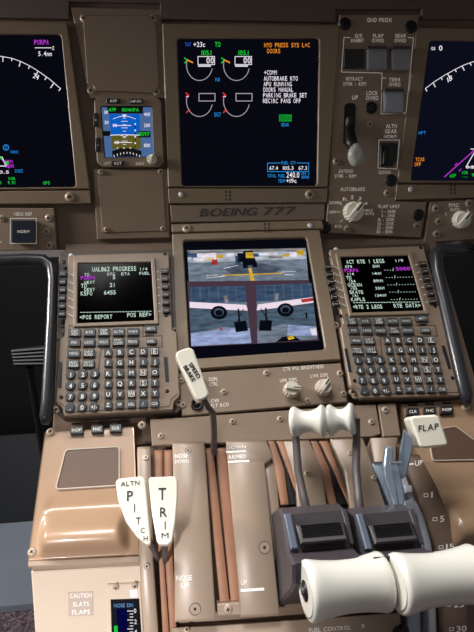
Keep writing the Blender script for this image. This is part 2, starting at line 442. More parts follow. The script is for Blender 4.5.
s.line(U, [(35, 47.8), (51.5, 47.8)], .7, E_W, H); s.text('Z', U, (52.2, 49.8), (54.2, 49.8), 3.4, E_W, H); s.text('5.4nm', U, (38, 56), (52, 56), 4.6, E_W, H, mono=True)
s.line(U, [(6 + 2.7 * math.cos(a * .7), 147.5 + 2.7 * math.sin(a * .7)) for a in range(10)], .9, E_C, H); s.text('2', U, (5.2, 149), (6.8, 149), 3, E_C, H)
s.text('VHHC', U, (10, 153.4), (18.5, 153.4), 2.8, E_C, H, mono=True); s.text('ZGSZ', U, (14.5, 172.4), (23, 172.4), 3, E_C, H, mono=True)
s.text('PORPA', U, (5, 163), (13, 163), 3, E_M, H, mono=True); s.text('5000', U, (5, 167.5), (14, 167.5), 3.4, E_M, H, mono=True)
s.line(U, [(-2, 157), (2, 157), (6, 166), (-6, 166)], .9, E_W, H, True); s.line(U, [(1, 158), (9, 168)], 1, E_M, H)
s.disc(U, (7, 163), 1.8, 1.8, E_G, H * 1.4, 10); s.disc(U, (1, 158), 1.4, 1.4, E_G, H * 1.4, 10)
s.text('0.5', U, (-1, 173.6), (9, 173.6), 3, E_W, H)
s.text('VOR', U, (8, 180.2), (15.5, 180.2), 3, E_G, H, mono=True); s.text('9.91', U, (7.6, 184.2), (16, 184.2), 3, E_G, H, mono=True); s.text('30', U, (-3, 184.2), (1.5, 184.2), 3, E_G, H, mono=True); s.text('GPS', U, (43, 184.4), (50, 184.4), 3, E_G, H, mono=True)
s.obj('screen', t)
mb = MB(); plate(mb, U, [(-52, 191.5), (90, 190.5), (91, 203.5), (-50, 204.5)], .0045, .008, BEZEL, .0008); mb.obj('mounting_strip', t)
screw(t, U, 70, 197, 4.4, .0048, name='latch_screw')

# --- right navigation display
t, b, s = display('right screen with white compass arc and orange TCAS OFF text', U,
    [(417, 27), (560, 30), (530, 183), (397, 183)], [(430, 40), (550, 42), (520, 181), (411, 180.5)], glass=GLASSB)
arc = [(425.5, 88.5), (434, 82), (445, 75), (455, 69.5), (464, 65), (474, 61.5), (486, 58.5)]
s.line(U, arc, .65, E_W, H)
for (x, y), l in (((425.5, 88.5), 3), ((433, 82.7), 5), ((441, 77.4), 2.6), ((447.5, 73.6), 5), ((455, 69.5), 2.6), ((462, 66), 5), ((470, 63), 2.6)):
    s.line(U, [(x, y), (x + l * .45, y + l * .85)], .9, E_W, H)
s.text('18', U, (448, 82.5), (452.5, 79.5), 5, E_W, H, up=(-1, -4.6))
s.text('GS', U, (431, 50), (435.5, 50), 3, E_W, H, mono=True); s.text('0', U, (439, 50.5), (442.4, 50.5), 5, E_W, H)
s.text('WPT', U, (418, 134.6), (426, 134), 3, E_C, H, mono=True); s.text('TCAS', U, (415.4, 161.4), (424.5, 161), 3.6, E_O, H, mono=True); s.text('OFF', U, (414.4, 166.2), (421.2, 166), 3.6, E_O, H, mono=True)
s.line(U, [(444.5, 176.8), (474, 150.5), (490, 137)], .9, E_M, H)
s.line(U, [(471, 149), (476, 149), (479, 155)], .9, E_W, H); s.line(U, [(466, 167), (474, 153), (482, 167)], .9, E_W, H, True); s.text('0.2', U, (466, 168.5), (474, 168.5), 3, E_W, H)
s.text('ADF', U, (449.5, 177.6), (456, 177), 3.2, E_G, H, mono=True); s.text('VOR', U, (461.5, 174.4), (468, 174), 3, E_G, H, mono=True); s.text('---', U, (461.5, 178), (468, 178), 3, E_G, H, mono=True); s.text('9.9', U, (471.5, 176.5), (480, 176.5), 3, E_G, H, mono=True)
s.line(U, [(455, 165), (457, 163.5)], .8, E_M, H); s.line(U, [(459, 171), (461, 169)], .8, E_M, H)
s.obj('screen', t)
mb = MB(); plate(mb, U, [(397, 184.5), (532, 185), (528, 196), (395, 200)], .0045, .008, BEZEL, .0008); hinge_marks(mb, U, 452, 190, .0048); mb.obj('mounting_strip', t)
sensor(t, U, 410.5, 189.5, .0048)

# --- name plate
mb = MB(); plate(mb, U, [(170, 205), (325, 203), (324.5, 220), (171.5, 222.5)], .0025, .006, PLATE, .0008)
t = thing('name_plate', 'brown name plate reading BOEING 777 between the two centre screens', 'sign', U.P(248, 221, 0)); mb.obj('plate', t)
mb = MB(); mb.text('BOEING', U, (199, 216.6), (255, 215.4), 8, LETTER, .0028, lean=.35); mb.text('777', U, (262, 215.3), (293, 214.6), 8, LETTER, .0028, lean=.35)
# heavier letter strokes
mb.text('BOEING', U, (199.8, 216.4), (255.8, 215.2), 7.7, LETTER, .0029, lean=.35); mb.text('777', U, (262.8, 215.1), (293.8, 214.4), 7.7, LETTER, .0029, lean=.35)
mb.obj('lettering', t)

# --- lower multifunction display on the sloped panel
t, b, s = display('lower centre screen showing camera views of the aircraft on the apron', L,
    [(172, 233.5), (320, 229.5), (341, 359.5), (177, 370.5)], [(183, 240), (306.5, 237), (325.5, 349.5), (190, 359)], h=.0045)
def em(n, c, e=1):
    m = mat(n, c, emit=e); nt = m.node_tree; b = nt.nodes['Principled BSDF']
    tc = nt.nodes.new('ShaderNodeTexCoord'); nz = nt.nodes.new('ShaderNodeTexNoise'); nz.inputs['Scale'].default_value = 150; nz.inputs['Detail'].default_value = 5
    mp = nt.nodes.new('ShaderNodeMapping'); mp.inputs['Scale'].default_value = (.45, 1.6, 1.6)
    r = nt.nodes.new('ShaderNodeMapRange'); r.inputs[1].default_value = .3; r.inputs[2].default_value = .7; r.inputs[3].default_value = e * .6; r.inputs[4].default_value = e * 1.35
    nt.links.new(tc.outputs['Object'], mp.inputs[0]); nt.links.new(mp.outputs[0], nz.inputs['Vector']); nt.links.new(nz.outputs['Fac'], r.inputs[0]); nt.links.new(r.outputs[0], b.inputs['Emission Strength'])
    return m
sky = em('cam_apron_pale', (176, 184, 196), .9); apr = em('cam_apron', (120, 132, 148), .8); apr2 = em('cam_apron_dark', (88, 98, 116), .7); fr = em0('cam_frame', (92, 70, 84), .6)
blu = em('cam_blue', (66, 98, 140), .7); whi = em('cam_white', (222, 216, 230), .95); lil = em0('cam_wing', (236, 218, 232), 1.0); teal = em('cam_teal', (84, 104, 122), .75); drk = em('cam_dark', (22, 26, 36), .6); yel = em('cam_yellow', (208, 168, 54), .9); bld = em('cam_building', (70, 92, 124), .7); red = em('cam_red', (180, 60, 60), .8); vio = em('cam_light', (150, 165, 205), .9); gry = em('cam_grey', (140, 138, 140), .8); em = em0
def warp(q):
    (ax, ay), (bx, by), (cx, cy), (dx, dy) = q
    return lambda u, v: ((ax * (1 - u) + bx * u) * (1 - v) + (dx * (1 - u) + cx * u) * v, (ay * (1 - u) + by * u) * (1 - v) + (dy * (1 - u) + cy * u) * v)
s.poly(L, [(187, 281), (309, 279.5), (319, 340.5), (191, 347)], fr, .0002)
def sp(w, pts, m, h): s.poly(L, [w(*p) for p in pts], m, h)
W = warp([(187.3, 250.5), (305.7, 248), (308.5, 280), (188.9, 281.5)])
sp(W, [(0, 0), (1, 0), (1, 1), (0, 1)], apr, .0004)
sp(W, [(0, 0), (1, 0), (1, .34), (0, .40)], sky, .0005)
sp(W, [(0, .02), (.14, .02), (.16, .16), (0, .22)], bld, .0006); sp(W, [(.3, 0), (1, 0), (1, .1), (.3, .1)], gry, .0006)
for x0, x1, y0, y1, m in ((.08, .24, .1, .3, whi), (.14, .22, .24, .32, yel), (.05, .13, .22, .36, whi), (.60, .76, .12, .2, whi), (.55, .6, .14, .24, blu), (.33, .39, .12, .22, whi), (.68, .8, .22, .3, gry), (.24, .3, .16, .26, yel), (.02, .3, .02, .1, gry), (.03, .08, .14, .24, blu), (.80, .86, .18, .26, yel), (.92, .98, .06, .22, yel), (.86, .92, .12, .26, whi), (.42, .48, .12, .4, drk), (.2, .25, .3, .48, red), (.40, .44, .2, .46, bld)):
    sp(W, [(x0, y0), (x1, y0), (x1, y1), (x0, y1)], m, .0007)
sp(W, [(.47, .05), (.55, .05), (.58, .5), (.46, .52)], drk, .0008); sp(W, [(.49, .1), (.55, .1), (.56, .28), (.49, .28)], yel, .0009); sp(W, [(.46, .4), (.5, .4), (.5, .6), (.46, .6)], drk, .0009); sp(W, [(.54, .4), (.58, .4), (.58, .58), (.54, .58)], drk, .0009)
sp(W, [(.3, .62), (.42, .45), (.62, .45), (.78, .62), (.7, .82), (.38, .84)], apr2, .00055)
sp(W, [(.505, .6), (.53, .6), (.55, 1), (.515, 1)], yel, .0008); sp(W, [(.28, .80), (.78, .76), (.78, .80), (.28, .84)], yel, .00075)
for x0, y0, x1, y1 in ((.15, .9, .3, .84), (.15, .82, .24, .8), (.78, .74, .9, .72), (.8, .82, .88, .84), (.3, .6, .42, .5)): s.line(L, [W(x0, y0), W(x1, y1)], .6, whi, .0008)
WB = warp([(188.9, 287), (245, 286), (251.4, 343), (191.3, 346.3)]); WC = warp([(256.2, 285.4), (311.5, 283), (317.5, 339), (257.4, 343.5)])
for W, mir in ((WB, 0), (WC, 1)):
    f = (lambda u: u) if not mir else (lambda u: 1 - u)
    def q(pts, m, h): sp(W, [(f(u), v) for u, v in pts], m, h)
    sp(W, [(0, 0), (1, 0), (1, 1), (0, 1)], apr, .0004)
    q([(0, 0), (1, 0), (1, .28), (0, .28)], bld, .0005)
    for k in range(6): q([(.02 + k * .16, 0), (.05 + k * .16, 0), (.05 + k * .16, .26), (.02 + k * .16, .26)], teal, .00055)
    q([(0, .36), (1, .42), (1, .74), (.55, .70), (0, .78)], teal, .00053)
    q([(0, .78), (1, .7), (1, 1), (0, 1)], vio, .00052) if not mir else q([(0, .62), (.45, .58), (.5, .9), (0, .95)], vio, .00052)
    q([(0, .25), (.98, .33), (1, .43), (.7, .41), (0, .35)], lil, .0007); q([(0, .35), (.7, .41), (.98, .43), (.98, .46), (.6, .44), (0, .38)], apr2, .00069)
    q([(.6, .16), (.66, .16), (.68, .28), (.62, .28)], gry, .0008)
    c = (f(.5), .45)
    s.poly(L, [W(c[0] + .145 * math.cos(a * .5236), c[1] + .12 * math.sin(a * .5236)) for a in range(12)], drk, .0009)
    s.poly(L, [W(c[0] + .09 * math.cos(a * .5236), c[1] - .01 + .07 * math.sin(a * .5236)) for a in range(12)], apr2, .001)
    s.poly(L, [W(c[0] + .065 * math.cos(a * .5236), c[1] + .005 + .05 * math.sin(a * .5236)) for a in range(12)], drk, .0011)
    s.line(L, [W(f(.84), .4), W(f(.84), .64)], 1.6, drk, .0009); s.line(L, [W(f(.93), .4), W(f(.8), .62)], .8, drk, .0009)
    q([(.74, .62), (.95, .60), (.97, .78), (.76, .8)], drk, .0009)
    q([(.1, .62), (.5, .6), (.6, .62), (.2, .66)], apr2, .0006)
sp(WC, [(.78, .28), (1, .26), (1, .32), (.8, .34)], red, .0009); sp(WC, [(.88, .8), (1, .8), (1, .93), (.92, .93)], whi, .0009); sp(WC, [(.3, 1), (.42, .92), (.6, .9), (.72, 1)], drk, .0009); sp(WC, [(.5, .92), (.6, .9), (.62, .96), (.52, .98)], yel, .001)
sp(WC, [(.84, .52), (.87, .52), (.87, .62), (.84, .62)], drk, .0009); sp(WB, [(.5, .7), (.53, .7), (.53, .76), (.5, .76)], red, .0009)
s.obj('screen', t)
mb = MB(); plate(mb, L, [(171.5, 224), (322, 220), (323.5, 228.2), (172, 232)], .005, .009, BEZEL, .0008); hinge_marks(mb, L, 266, 228, .0053); mb.obj('mounting_strip', t)
screw(t, L, 187, 228.5, 4.2, .005, name='latch_screw'); sensor(t, L, 310, 225.5, .005)

# ================================================================== UPPER SMALL PANELS
# column between left ND and EICAS
t = thing('blank_panel', 'upper blank brown cover plate between the left and centre screens', 'panel', U.P(120, 94, 0))
mb = MB(); plate(mb, U, [(71, 7), (161, 9), (166, 97), (164, 98), (92, 98), (89, 96)], .001, .004, BROWN, .0008); mb.obj('surround', t)
mb = MB(); plate(mb, U, [(87, 15), (150, 15), (152, 21), (156, 23), (159, 86), (153, 93), (95, 91), (93, 85), (87, 83), (83, 21)], .003, .004, TAN if 0 else BROWN, .0008, .002); mb.obj('cover', t)
for x, y in ((84, 18.5), (153, 18.5), (91, 90.5), (156.5, 92)): screw(t, U, x, y, 3.6, .001)
t = thing('standby_display', 'small standby flight display with blue and brown horizon and a round knob', 'display', U.P(130, 168, 0))
mb = MB(); outer = [(94, 101), (99, 96), (156, 96), (161, 101), (164, 162), (159, 167), (102, 167), (97, 162)]
ir = rnd(U, [(101, 106.5), (151.5, 106.5), (153.5, 156.5), (105, 157.5)], .005, .0015, 9)
orr = rounded([U.P(x, y, .005) for x, y in outer], .0015, 4)
mb.ring(orr, ir[3:] + ir[:3], U.n, .008, .0045, BROWN, .0008, BLACK); mb.obj('bezel', t)
s = MB(); s.poly(U, [(101, 106.5), (151.5, 106.5), (153.5, 156.5), (105, 157.5)], E0 if 0 else em('adi_side', (90, 125, 180), .65), .0005)
A1 = em('adi_sky', (20, 100, 205), .85); A2 = em('adi_ground', (108, 104, 48), .7); A3 = em('adi_tape', (120, 150, 195), .65)
s.poly(U, [(109, 114), (139.5, 114), (140.5, 135), (111, 135)], A1, .0007); s.poly(U, [(111, 135), (140.5, 135), (141.5, 149), (112, 149)], A2, .0007)
s.poly(U, [(107, 107), (143, 107), (143, 113.6), (108, 113.6)], BLACK, .0007); s.poly(U, [(112, 151), (120, 148.5), (134, 148.5), (141.5, 151), (141.5, 156.5), (112.5, 157)], BLACK, .0008)
s.poly(U, [(102.5, 131), (110.5, 131), (110.5, 136), (103, 136)], BLACK, .0008); s.poly(U, [(138, 131), (150.5, 131), (150.5, 137.5), (138, 137.5)], BLACK, .0008)
s.text('APP', U, (108.5, 111.5), (116, 111.5), 3.6, E_G, .001); s.text('1004HPA', U, (122, 111.5), (139, 111.5), 3.4, E_G, .001)
s.text('8097', U, (138.5, 136), (149.5, 136), 4, E_G, .001); s.text('30', U, (104, 113.8), (108, 113.8), 3.2, E_W, .001); s.text('30', U, (104.5, 124), (108.5, 124), 3.2, E_W, .001)
for y, tx in ((116, '400'), (127, '200'), (147, '800')): s.text(tx, U, (144, y), (150, y), 3.4, E_W, .001)
s.poly(U, [(122, 114.5), (126.5, 114.5), (124.2, 117.5)], E_W, .001)
for k in range(9): s.line(U, [(124.5 - (3 if k % 2 else 1.5), 118 + k * 3.3), (124.5 + (3 if k % 2 else 1.5), 118 + k * 3.3)], .5, E_W, .001)
s.line(U, [(113, 125.5), (131, 125.5)], .7, E_W, .001); s.line(U, [(114, 142.5), (132, 142.5)], .7, E_W, .001); s.text('10', U, (113, 127), (117, 127), 3.2, E_W, .0012); s.text('10', U, (115, 144), (119, 144), 3.2, E_W, .0012)
s.line(U, [(110.5, 135.2), (120, 134.8), (124.5, 136.5), (129, 134.8), (139, 135.2)], .8, E_W, .0012)
s.line(U, [(113 + k * 2.8, 119 - 3 * math.sin(k * math.pi / 8)) for k in range(9)], .5, E_W, .001)
for k in range(8): s.disc(U, (135.2, 124 + k * 3.2), .9, .9, BLACK if k % 2 else E_W, .0013, 6)
for k in range(9): s.line(U, [(114 + k * 3.2, 155 - 3 * math.sin(k * math.pi / 8)), (114.3 + k * 3.2, 157 - 3.4 * math.sin(k * math.pi / 8))], .6, E_W, .0012)
for k in range(6): s.disc(U, (117.5 + k * 3.2, 148), .7, .7, BLACK if k % 2 else E_W, .0012, 6)
s.obj('screen', t)
def natw(t, hp): return (sum((GL[c][2] if c in GL else .45) + .16 for c in t) - .16) * hp
def flat_screw(parent, sf, x, y, rp, h):
    mb = MB(); k = PX(sf, x, y); b = sf.P(x, y, h); n = sf.N(x, y)
    mb.lathe(b, n, [(rp * k, .0002), (rp * k * .93, .00035), (rp * k * .86, .0002)], STALK, 28, cap=False)
    mb.lathe(b, n, [(rp * k * .88, .0001), (rp * k * .3, .0002)], TAN, 28, cap=False); mb.lathe(b, n, [(rp * k * .24, .0001), (rp * k * .2, .0003)], VOID, 8)
    return mb.obj('screw', parent)
def button(parent, sf, pts, h, d, m, txt=None, tm=LEG, name='button', th=3, r=.0008, frame=None, lines=None):
    mb = MB(); plate(mb, sf, pts, h, d, m, .0005, r)
    if frame:
        cx = sum(p[0] for p in pts) / 4; cy = sum(p[1] for p in pts) / 4
        mb.line(sf, [(cx + (x - cx) * .72, cy + (y - cy) * .72) for x, y in pts], .42, frame, h + .0002, True)
    if txt:
        ls = txt.split('|'); x0 = (pts[0][0] + pts[3][0]) / 2; x1 = (pts[1][0] + pts[2][0]) / 2; y0 = sum(p[1] for p in pts) / 4; w = x1 - x0
        sl = (pts[1][1] - pts[0][1]) / max(w, .1)
        for i, l in enumerate(ls):
            yy = y0 + th / 2 + (i - (len(ls) - 1) / 2) * (th + .5); ww = min(w * .74, natw(l, th))
            xm = (x0 + x1) / 2
            mb.text(l, sf, (xm - ww / 2, yy - sl * ww / 2), (xm + ww / 2, yy + sl * ww / 2), th, tm, h + .0003)
    return mb.obj(name, parent)
button(t, U, rect(113.3, 101, 14, 5), .0065, .003, KEYD, 'APP', th=2.8, r=.0018); button(t, U, rect(136.3, 101.3, 13, 5), .0065, .003, KEYD, 'HP/IN', th=2.8, r=.0018)
button(t, U, rect(95.8, 120, 4.6, 14), .0065, .003, KEYD, '+', th=3, r=.0012); button(t, U, rect(97.8, 144.5, 4.8, 14), .0065, .003, KEYD, '-', th=3, r=.0012)
button(t, U, rect(118, 163.3, 13, 4.6), .0065, .003, KEYD, 'RST', th=2.8, r=.0018)
mb = MB(); mb.text('ATT', U, (104.5, 165), (110, 165), 2.8, LEG, .0052); mb.obj('legend', t); mb = MB(); mb.text('BARO', U, (136, 165), (144, 165), 2.8, LEG, .0052); mb.obj('legend', t)
dknob(t, U, 152.5, 160, 5.4, .012, KNOBW, 60, 10)
t = thing('blank_panel', 'lower blank brown panel under the small standby display', 'panel', U.P(134, 236, 0))
mb = MB(); plate(mb, U, [(93, 169), (167, 169), (168.5, 203), (170, 238), (97, 239.5)], .001, .004, BROWN, .0008); mb.obj('surround', t)
mb = MB(); plate(mb, U, [(98, 176), (163, 175), (166, 231), (102, 233)], .002, .003, BROWN, .0008, .002); mb.obj('cover', t)
for x, y in ((101, 172), (160.5, 171.5), (106.5, 229.5), (163, 228.5)): screw(t, U, x, y, 2.6, .002)

# --- landing gear / ground proximity panel
t = thing('landing_gear_panel', 'tall brown panel headed GND PROX with gear lever and AUTOBRAKE selector', 'panel', U.P(370, 233, 0))
mb = MB(); plate(mb, U, [(339.5, 14.5), (419.5, 14.5), (396, 201), (427, 202), (421, 238), (325, 233), (329, 190), (334, 90)], .003, .006, BROWN, .0009)
mb.obj('faceplate', t)
mb = MB(); h = .0033
def T(s_, x0, x1, y, hp=3.6, sf=U, m=LEG, hh=None, sl=0, mono=False): mb.text(s_, sf, (x0, y), (x1, y + sl), hp, m, h if hh is None else hh, mono=mono)
T('GND PROX', 367, 392, 22, 4); T('G/S', 355, 362, 37.5); T('INHIBIT', 351, 364, 42.3); T('FLAP', 373, 383.5, 37.5); T('OVRD', 372, 384, 42.3); T('GEAR', 395, 406, 37.5); T('OVRD', 394.5, 406, 42.3)
mb.line(U, [(350, 37.5), (344, 37.5), (341.5, 72), (382, 73), (381, 112), (381, 114)], .6, LEG, h); mb.line(U, [(408, 37.5), (413.5, 38), (410, 74), (406, 113), (381, 114)], .6, LEG, h); mb.line(U, [(386, 78), (382, 78)], .6, LEG, h)
mb.obj('legend', t); mb = MB(); T('RETRACT', 346, 363, 80.5, 3.4); T('270K - 82M', 343, 366, 85.5, 3.4); T('UP', 352, 358, 99.5, 4); T('LOCK', 366.5, 378, 95, 4); T('OVRD', 366, 378.5, 100, 4); T('TERR', 389, 400.5, 81.5, 3.6); T('OVRD', 389, 400.5, 86.3, 3.6)
T('ALTN', 386, 397, 128, 4); T('GEAR', 385, 397, 133.3, 4); T('NORM', 384, 396.5, 138, 3); T('DOWN', 379, 390.5, 174, 3.2); T('EXTEND', 339, 353, 172.8, 3.2); T('270K - 82M', 334.5, 356, 177.6, 3.2)
mb.line(U, [(379, 140), (399.5, 140), (397, 169), (378, 168)], .6, LEG, h, True)
mb.obj('legend', t); mb = MB(); T('AUTOBRAKE', 340.5, 365, 191, 3.6); T('DISARM', 329.5, 341.5, 204, 2.8); T('OFF', 329, 336, 213.5, 2.8); T('RTO', 335, 341.5, 228, 2.8); T('1', 343, 344.5, 200.5, 3.2); T('2', 351, 353.5, 198.5, 3.2); T('3', 359, 361.5, 200, 3.2); T('4', 365, 367.3, 205, 3.2); T('MAX', 365.5, 373, 211.5, 2.6); T('AUTO', 365, 374, 215, 2.6)
for a in (145, 180, 115, 90, 60, 35, 5, 220): mb.line(U, [(352 + 12.3 * math.cos(math.radians(a)), 212 - 12.3 * math.sin(math.radians(a))), (352 + 15.5 * math.cos(math.radians(a)), 212 - 15.5 * math.sin(math.radians(a)))], .6, LEG, h)
T('FLAP LIMIT', 378.5, 400, 208, 3.2)
for k, tx in enumerate(('1 - 265K', '5 - 245K', '15 - 230K', '20 - 225K', '25 - 200K', '30 - 180K')): T(tx, 396 - (17 if k > 1 else 14) - k * .5, 396 - k * .6, 213 + k * 4.05, 3.0, m=LEG)
mb.obj('legend', t)
button(t, U, rect(354, 58.5, 20, 19), .006, .004, KEYD, r=.001)
def guard(x, y, w, hh, lit=KEYD):
    mb = MB(); plate(mb, U, rect(x, y + 1, w * .8, hh * .8), .005, .003, lit, .0006, .001); mb.obj('push_button', t)
    mb = MB(); plate(mb, U, rect(x, y + 1, w, hh), .011, .004, CLEAR, .0015, .0015)
    mb.obj('switch_guard', t)
    mb = MB(); plate(mb, U, rect(x, y - hh * .46, w, 3), .012, .009, GREYL, .0008); mb.obj('guard_hinge', t)
PB = mat('button_window_reflection', (212, 220, 240), .3)  # window reflection painted into the button's base colour
guard(377.5, 57.5, 20, 22, mat('grey_button', (96, 98, 104), .35)); guard(401.5, 57.5, 19, 22, mat('brown_button', (112, 92, 86), .35)); guard(394, 100.5, 20, 23, PB)
mb = MB(); b0 = U.P(371, 108, .003); pr = PX(U, 371, 108); mb.lathe(b0, U.n, [(pr * 5.6, 0), (pr * 5.6, .002), (pr * 4.6, .003), (pr * 4.4, .0012), (pr * 3.4, .0012), (pr * 3.2, .004)], BLACK, 20); mb.obj('push_button', t)
mb = MB(); plate(mb, U, [(344.5, 103), (356, 103), (354.5, 146), (343, 145)], .0034, .001, VOID, .0003, .006); mb.obj('lever_slot', t)
mb = MB(); p = [U.P(350, 120, .002), U.P(349.5, 132, .012), U.P(351, 142, .022), U.P(354, 150, .030)]; mb.tube(p, [.006, .0065, .008, .006], BLACK, 12); lv = mb.obj('gear_lever', t)
mb = MB(); bb = U.P(356, 155, .030); mb.lathe(bb - U.n * .006, U.n, [(.008, 0), (.013, .001), (.0145, .005), (.0145, .008), (.013, .012), (.006, .0135)], FROST, 24, ellip=.72, ref=Vector((0, 0, 1))); mb.obj('wheel_knob', lv)
mb = MB(); plate(mb, U, [(381, 143), (398, 143), (397, 160), (393, 166), (380, 166)], .009, .006, KEYD, .001); plate(mb, U, [(384, 146), (389, 146), (388, 164), (383, 164)], .013, .005, BLACK, .001); mb.obj('gear_switch', t)
dknob(t, U, 352, 212, 10.5, .014, KNOBW, 50, 18, name='selector_knob')
for x, y in ((345, 24), (411, 27)): screw(t, U, x, y, 5.2, .003, SCRD, name='quarter_turn_fastener')
for x, y in ((391, 180.5), (418.5, 215), (325.5, 227.5)): screw(t, U, x, y, 5, .003, SCRD, name='quarter_turn_fastener')
for x, y in ((369.5, 124), (336, 161.5), (387, 193), (347, 229), (416.5, 226)): screw(t, U, x, y, 3, .003)

# --- FMC selector panel
t = thing('selector_panel', 'small brown panel headed FMC with a cream selector knob at right edge', 'panel', U.P(460, 238, 0))
mb = MB(); plate(mb, U, [(430, 202), (520, 197), (520, 236), (424, 243)], .003, .006, BROWN, .0009); mb.obj('faceplate', t)
mb = MB(); T('FMC', 449, 459, 206.8, 3.4); T('AUTO', 450, 459.5, 211, 2.8); T('L', 445.5, 447, 215, 3); T('R', 467, 469, 212.5, 3); mb.obj('legend', t)
dknob(t, U, 459, 220, 9, .013, KNOBW, 50, 18, name='selector_knob')
for x, y in ((435.5, 208.5), (438.5, 221.5), (436.5, 234)): screw(t, U, x, y, 3.4, .003)
screw(t, U, 469, 203.5, 3.4, .003)
# --- heading reference panel
t = thing('heading_reference_panel', 'small brown panel at left edge with a square HDG REF button', 'panel', U.P(20, 250, 0))
mb = MB(); plate(mb, U, [(-60, 208), (54, 208), (57, 250), (-60, 252)], .003, .006, BROWN, .0009); mb.obj('faceplate', t)
mb = MB(); T('HDG REF', 14.5, 32, 215.8, 3.4); mb.line(U, rect(23.3, 231, 26, 25), .7, LEG, h, True); mb.line(U, [(-4, 242), (2, 242)], .7, LEG, h); mb.obj('legend', t)
button(t, U, rect(23.3, 231.5, 23, 22), .010, .008, mat('switch_blue_black', (34, 42, 56), .22, coat=.5), 'NORM', th=2.8, r=.0015)
for x, y in ((49, 218), (46.5, 231.5), (49.5, 245.5)): screw(t, U, x, y, 3.6, .003)
screw(t, U, 2, 218.5, 3, .003)

# ================================================================== CDUs
def homog(src, dst):
    A = []; bb = []
    for (x, y), (u, v) in zip(src, dst):
        A.append([x, y, 1, 0, 0, 0, -u * x, -u * y]); bb.append(u)
        A.append([0, 0, 0, x, y, 1, -v * x, -v * y]); bb.append(v)
    hh = np.linalg.solve(np.array(A), np.array(bb))
    return lambda x, y: ((hh[0] * x + hh[1] * y + hh[2]) / (hh[6] * x + hh[7] * y + 1), (hh[3] * x + hh[4] * y + hh[5]) / (hh[6] * x + hh[7] * y + 1))
class Warped:
    def __init__(s, f): s.f = f; s.n = L.n
    def P(s, x, y, h=0): a, b = s.f(x, y); return L.P(a, b, h)
    def N(s, x, y): return L.n
WL = Warped(lambda x, y: (x, y))
WR = Warped(homog([(78, 263), (151, 262), (70.8, 408.5), (154.5, 403)], [(340.3, 256.8), (408.4, 255.3), (364.9, 391.4), (442.4, 388.7)]))
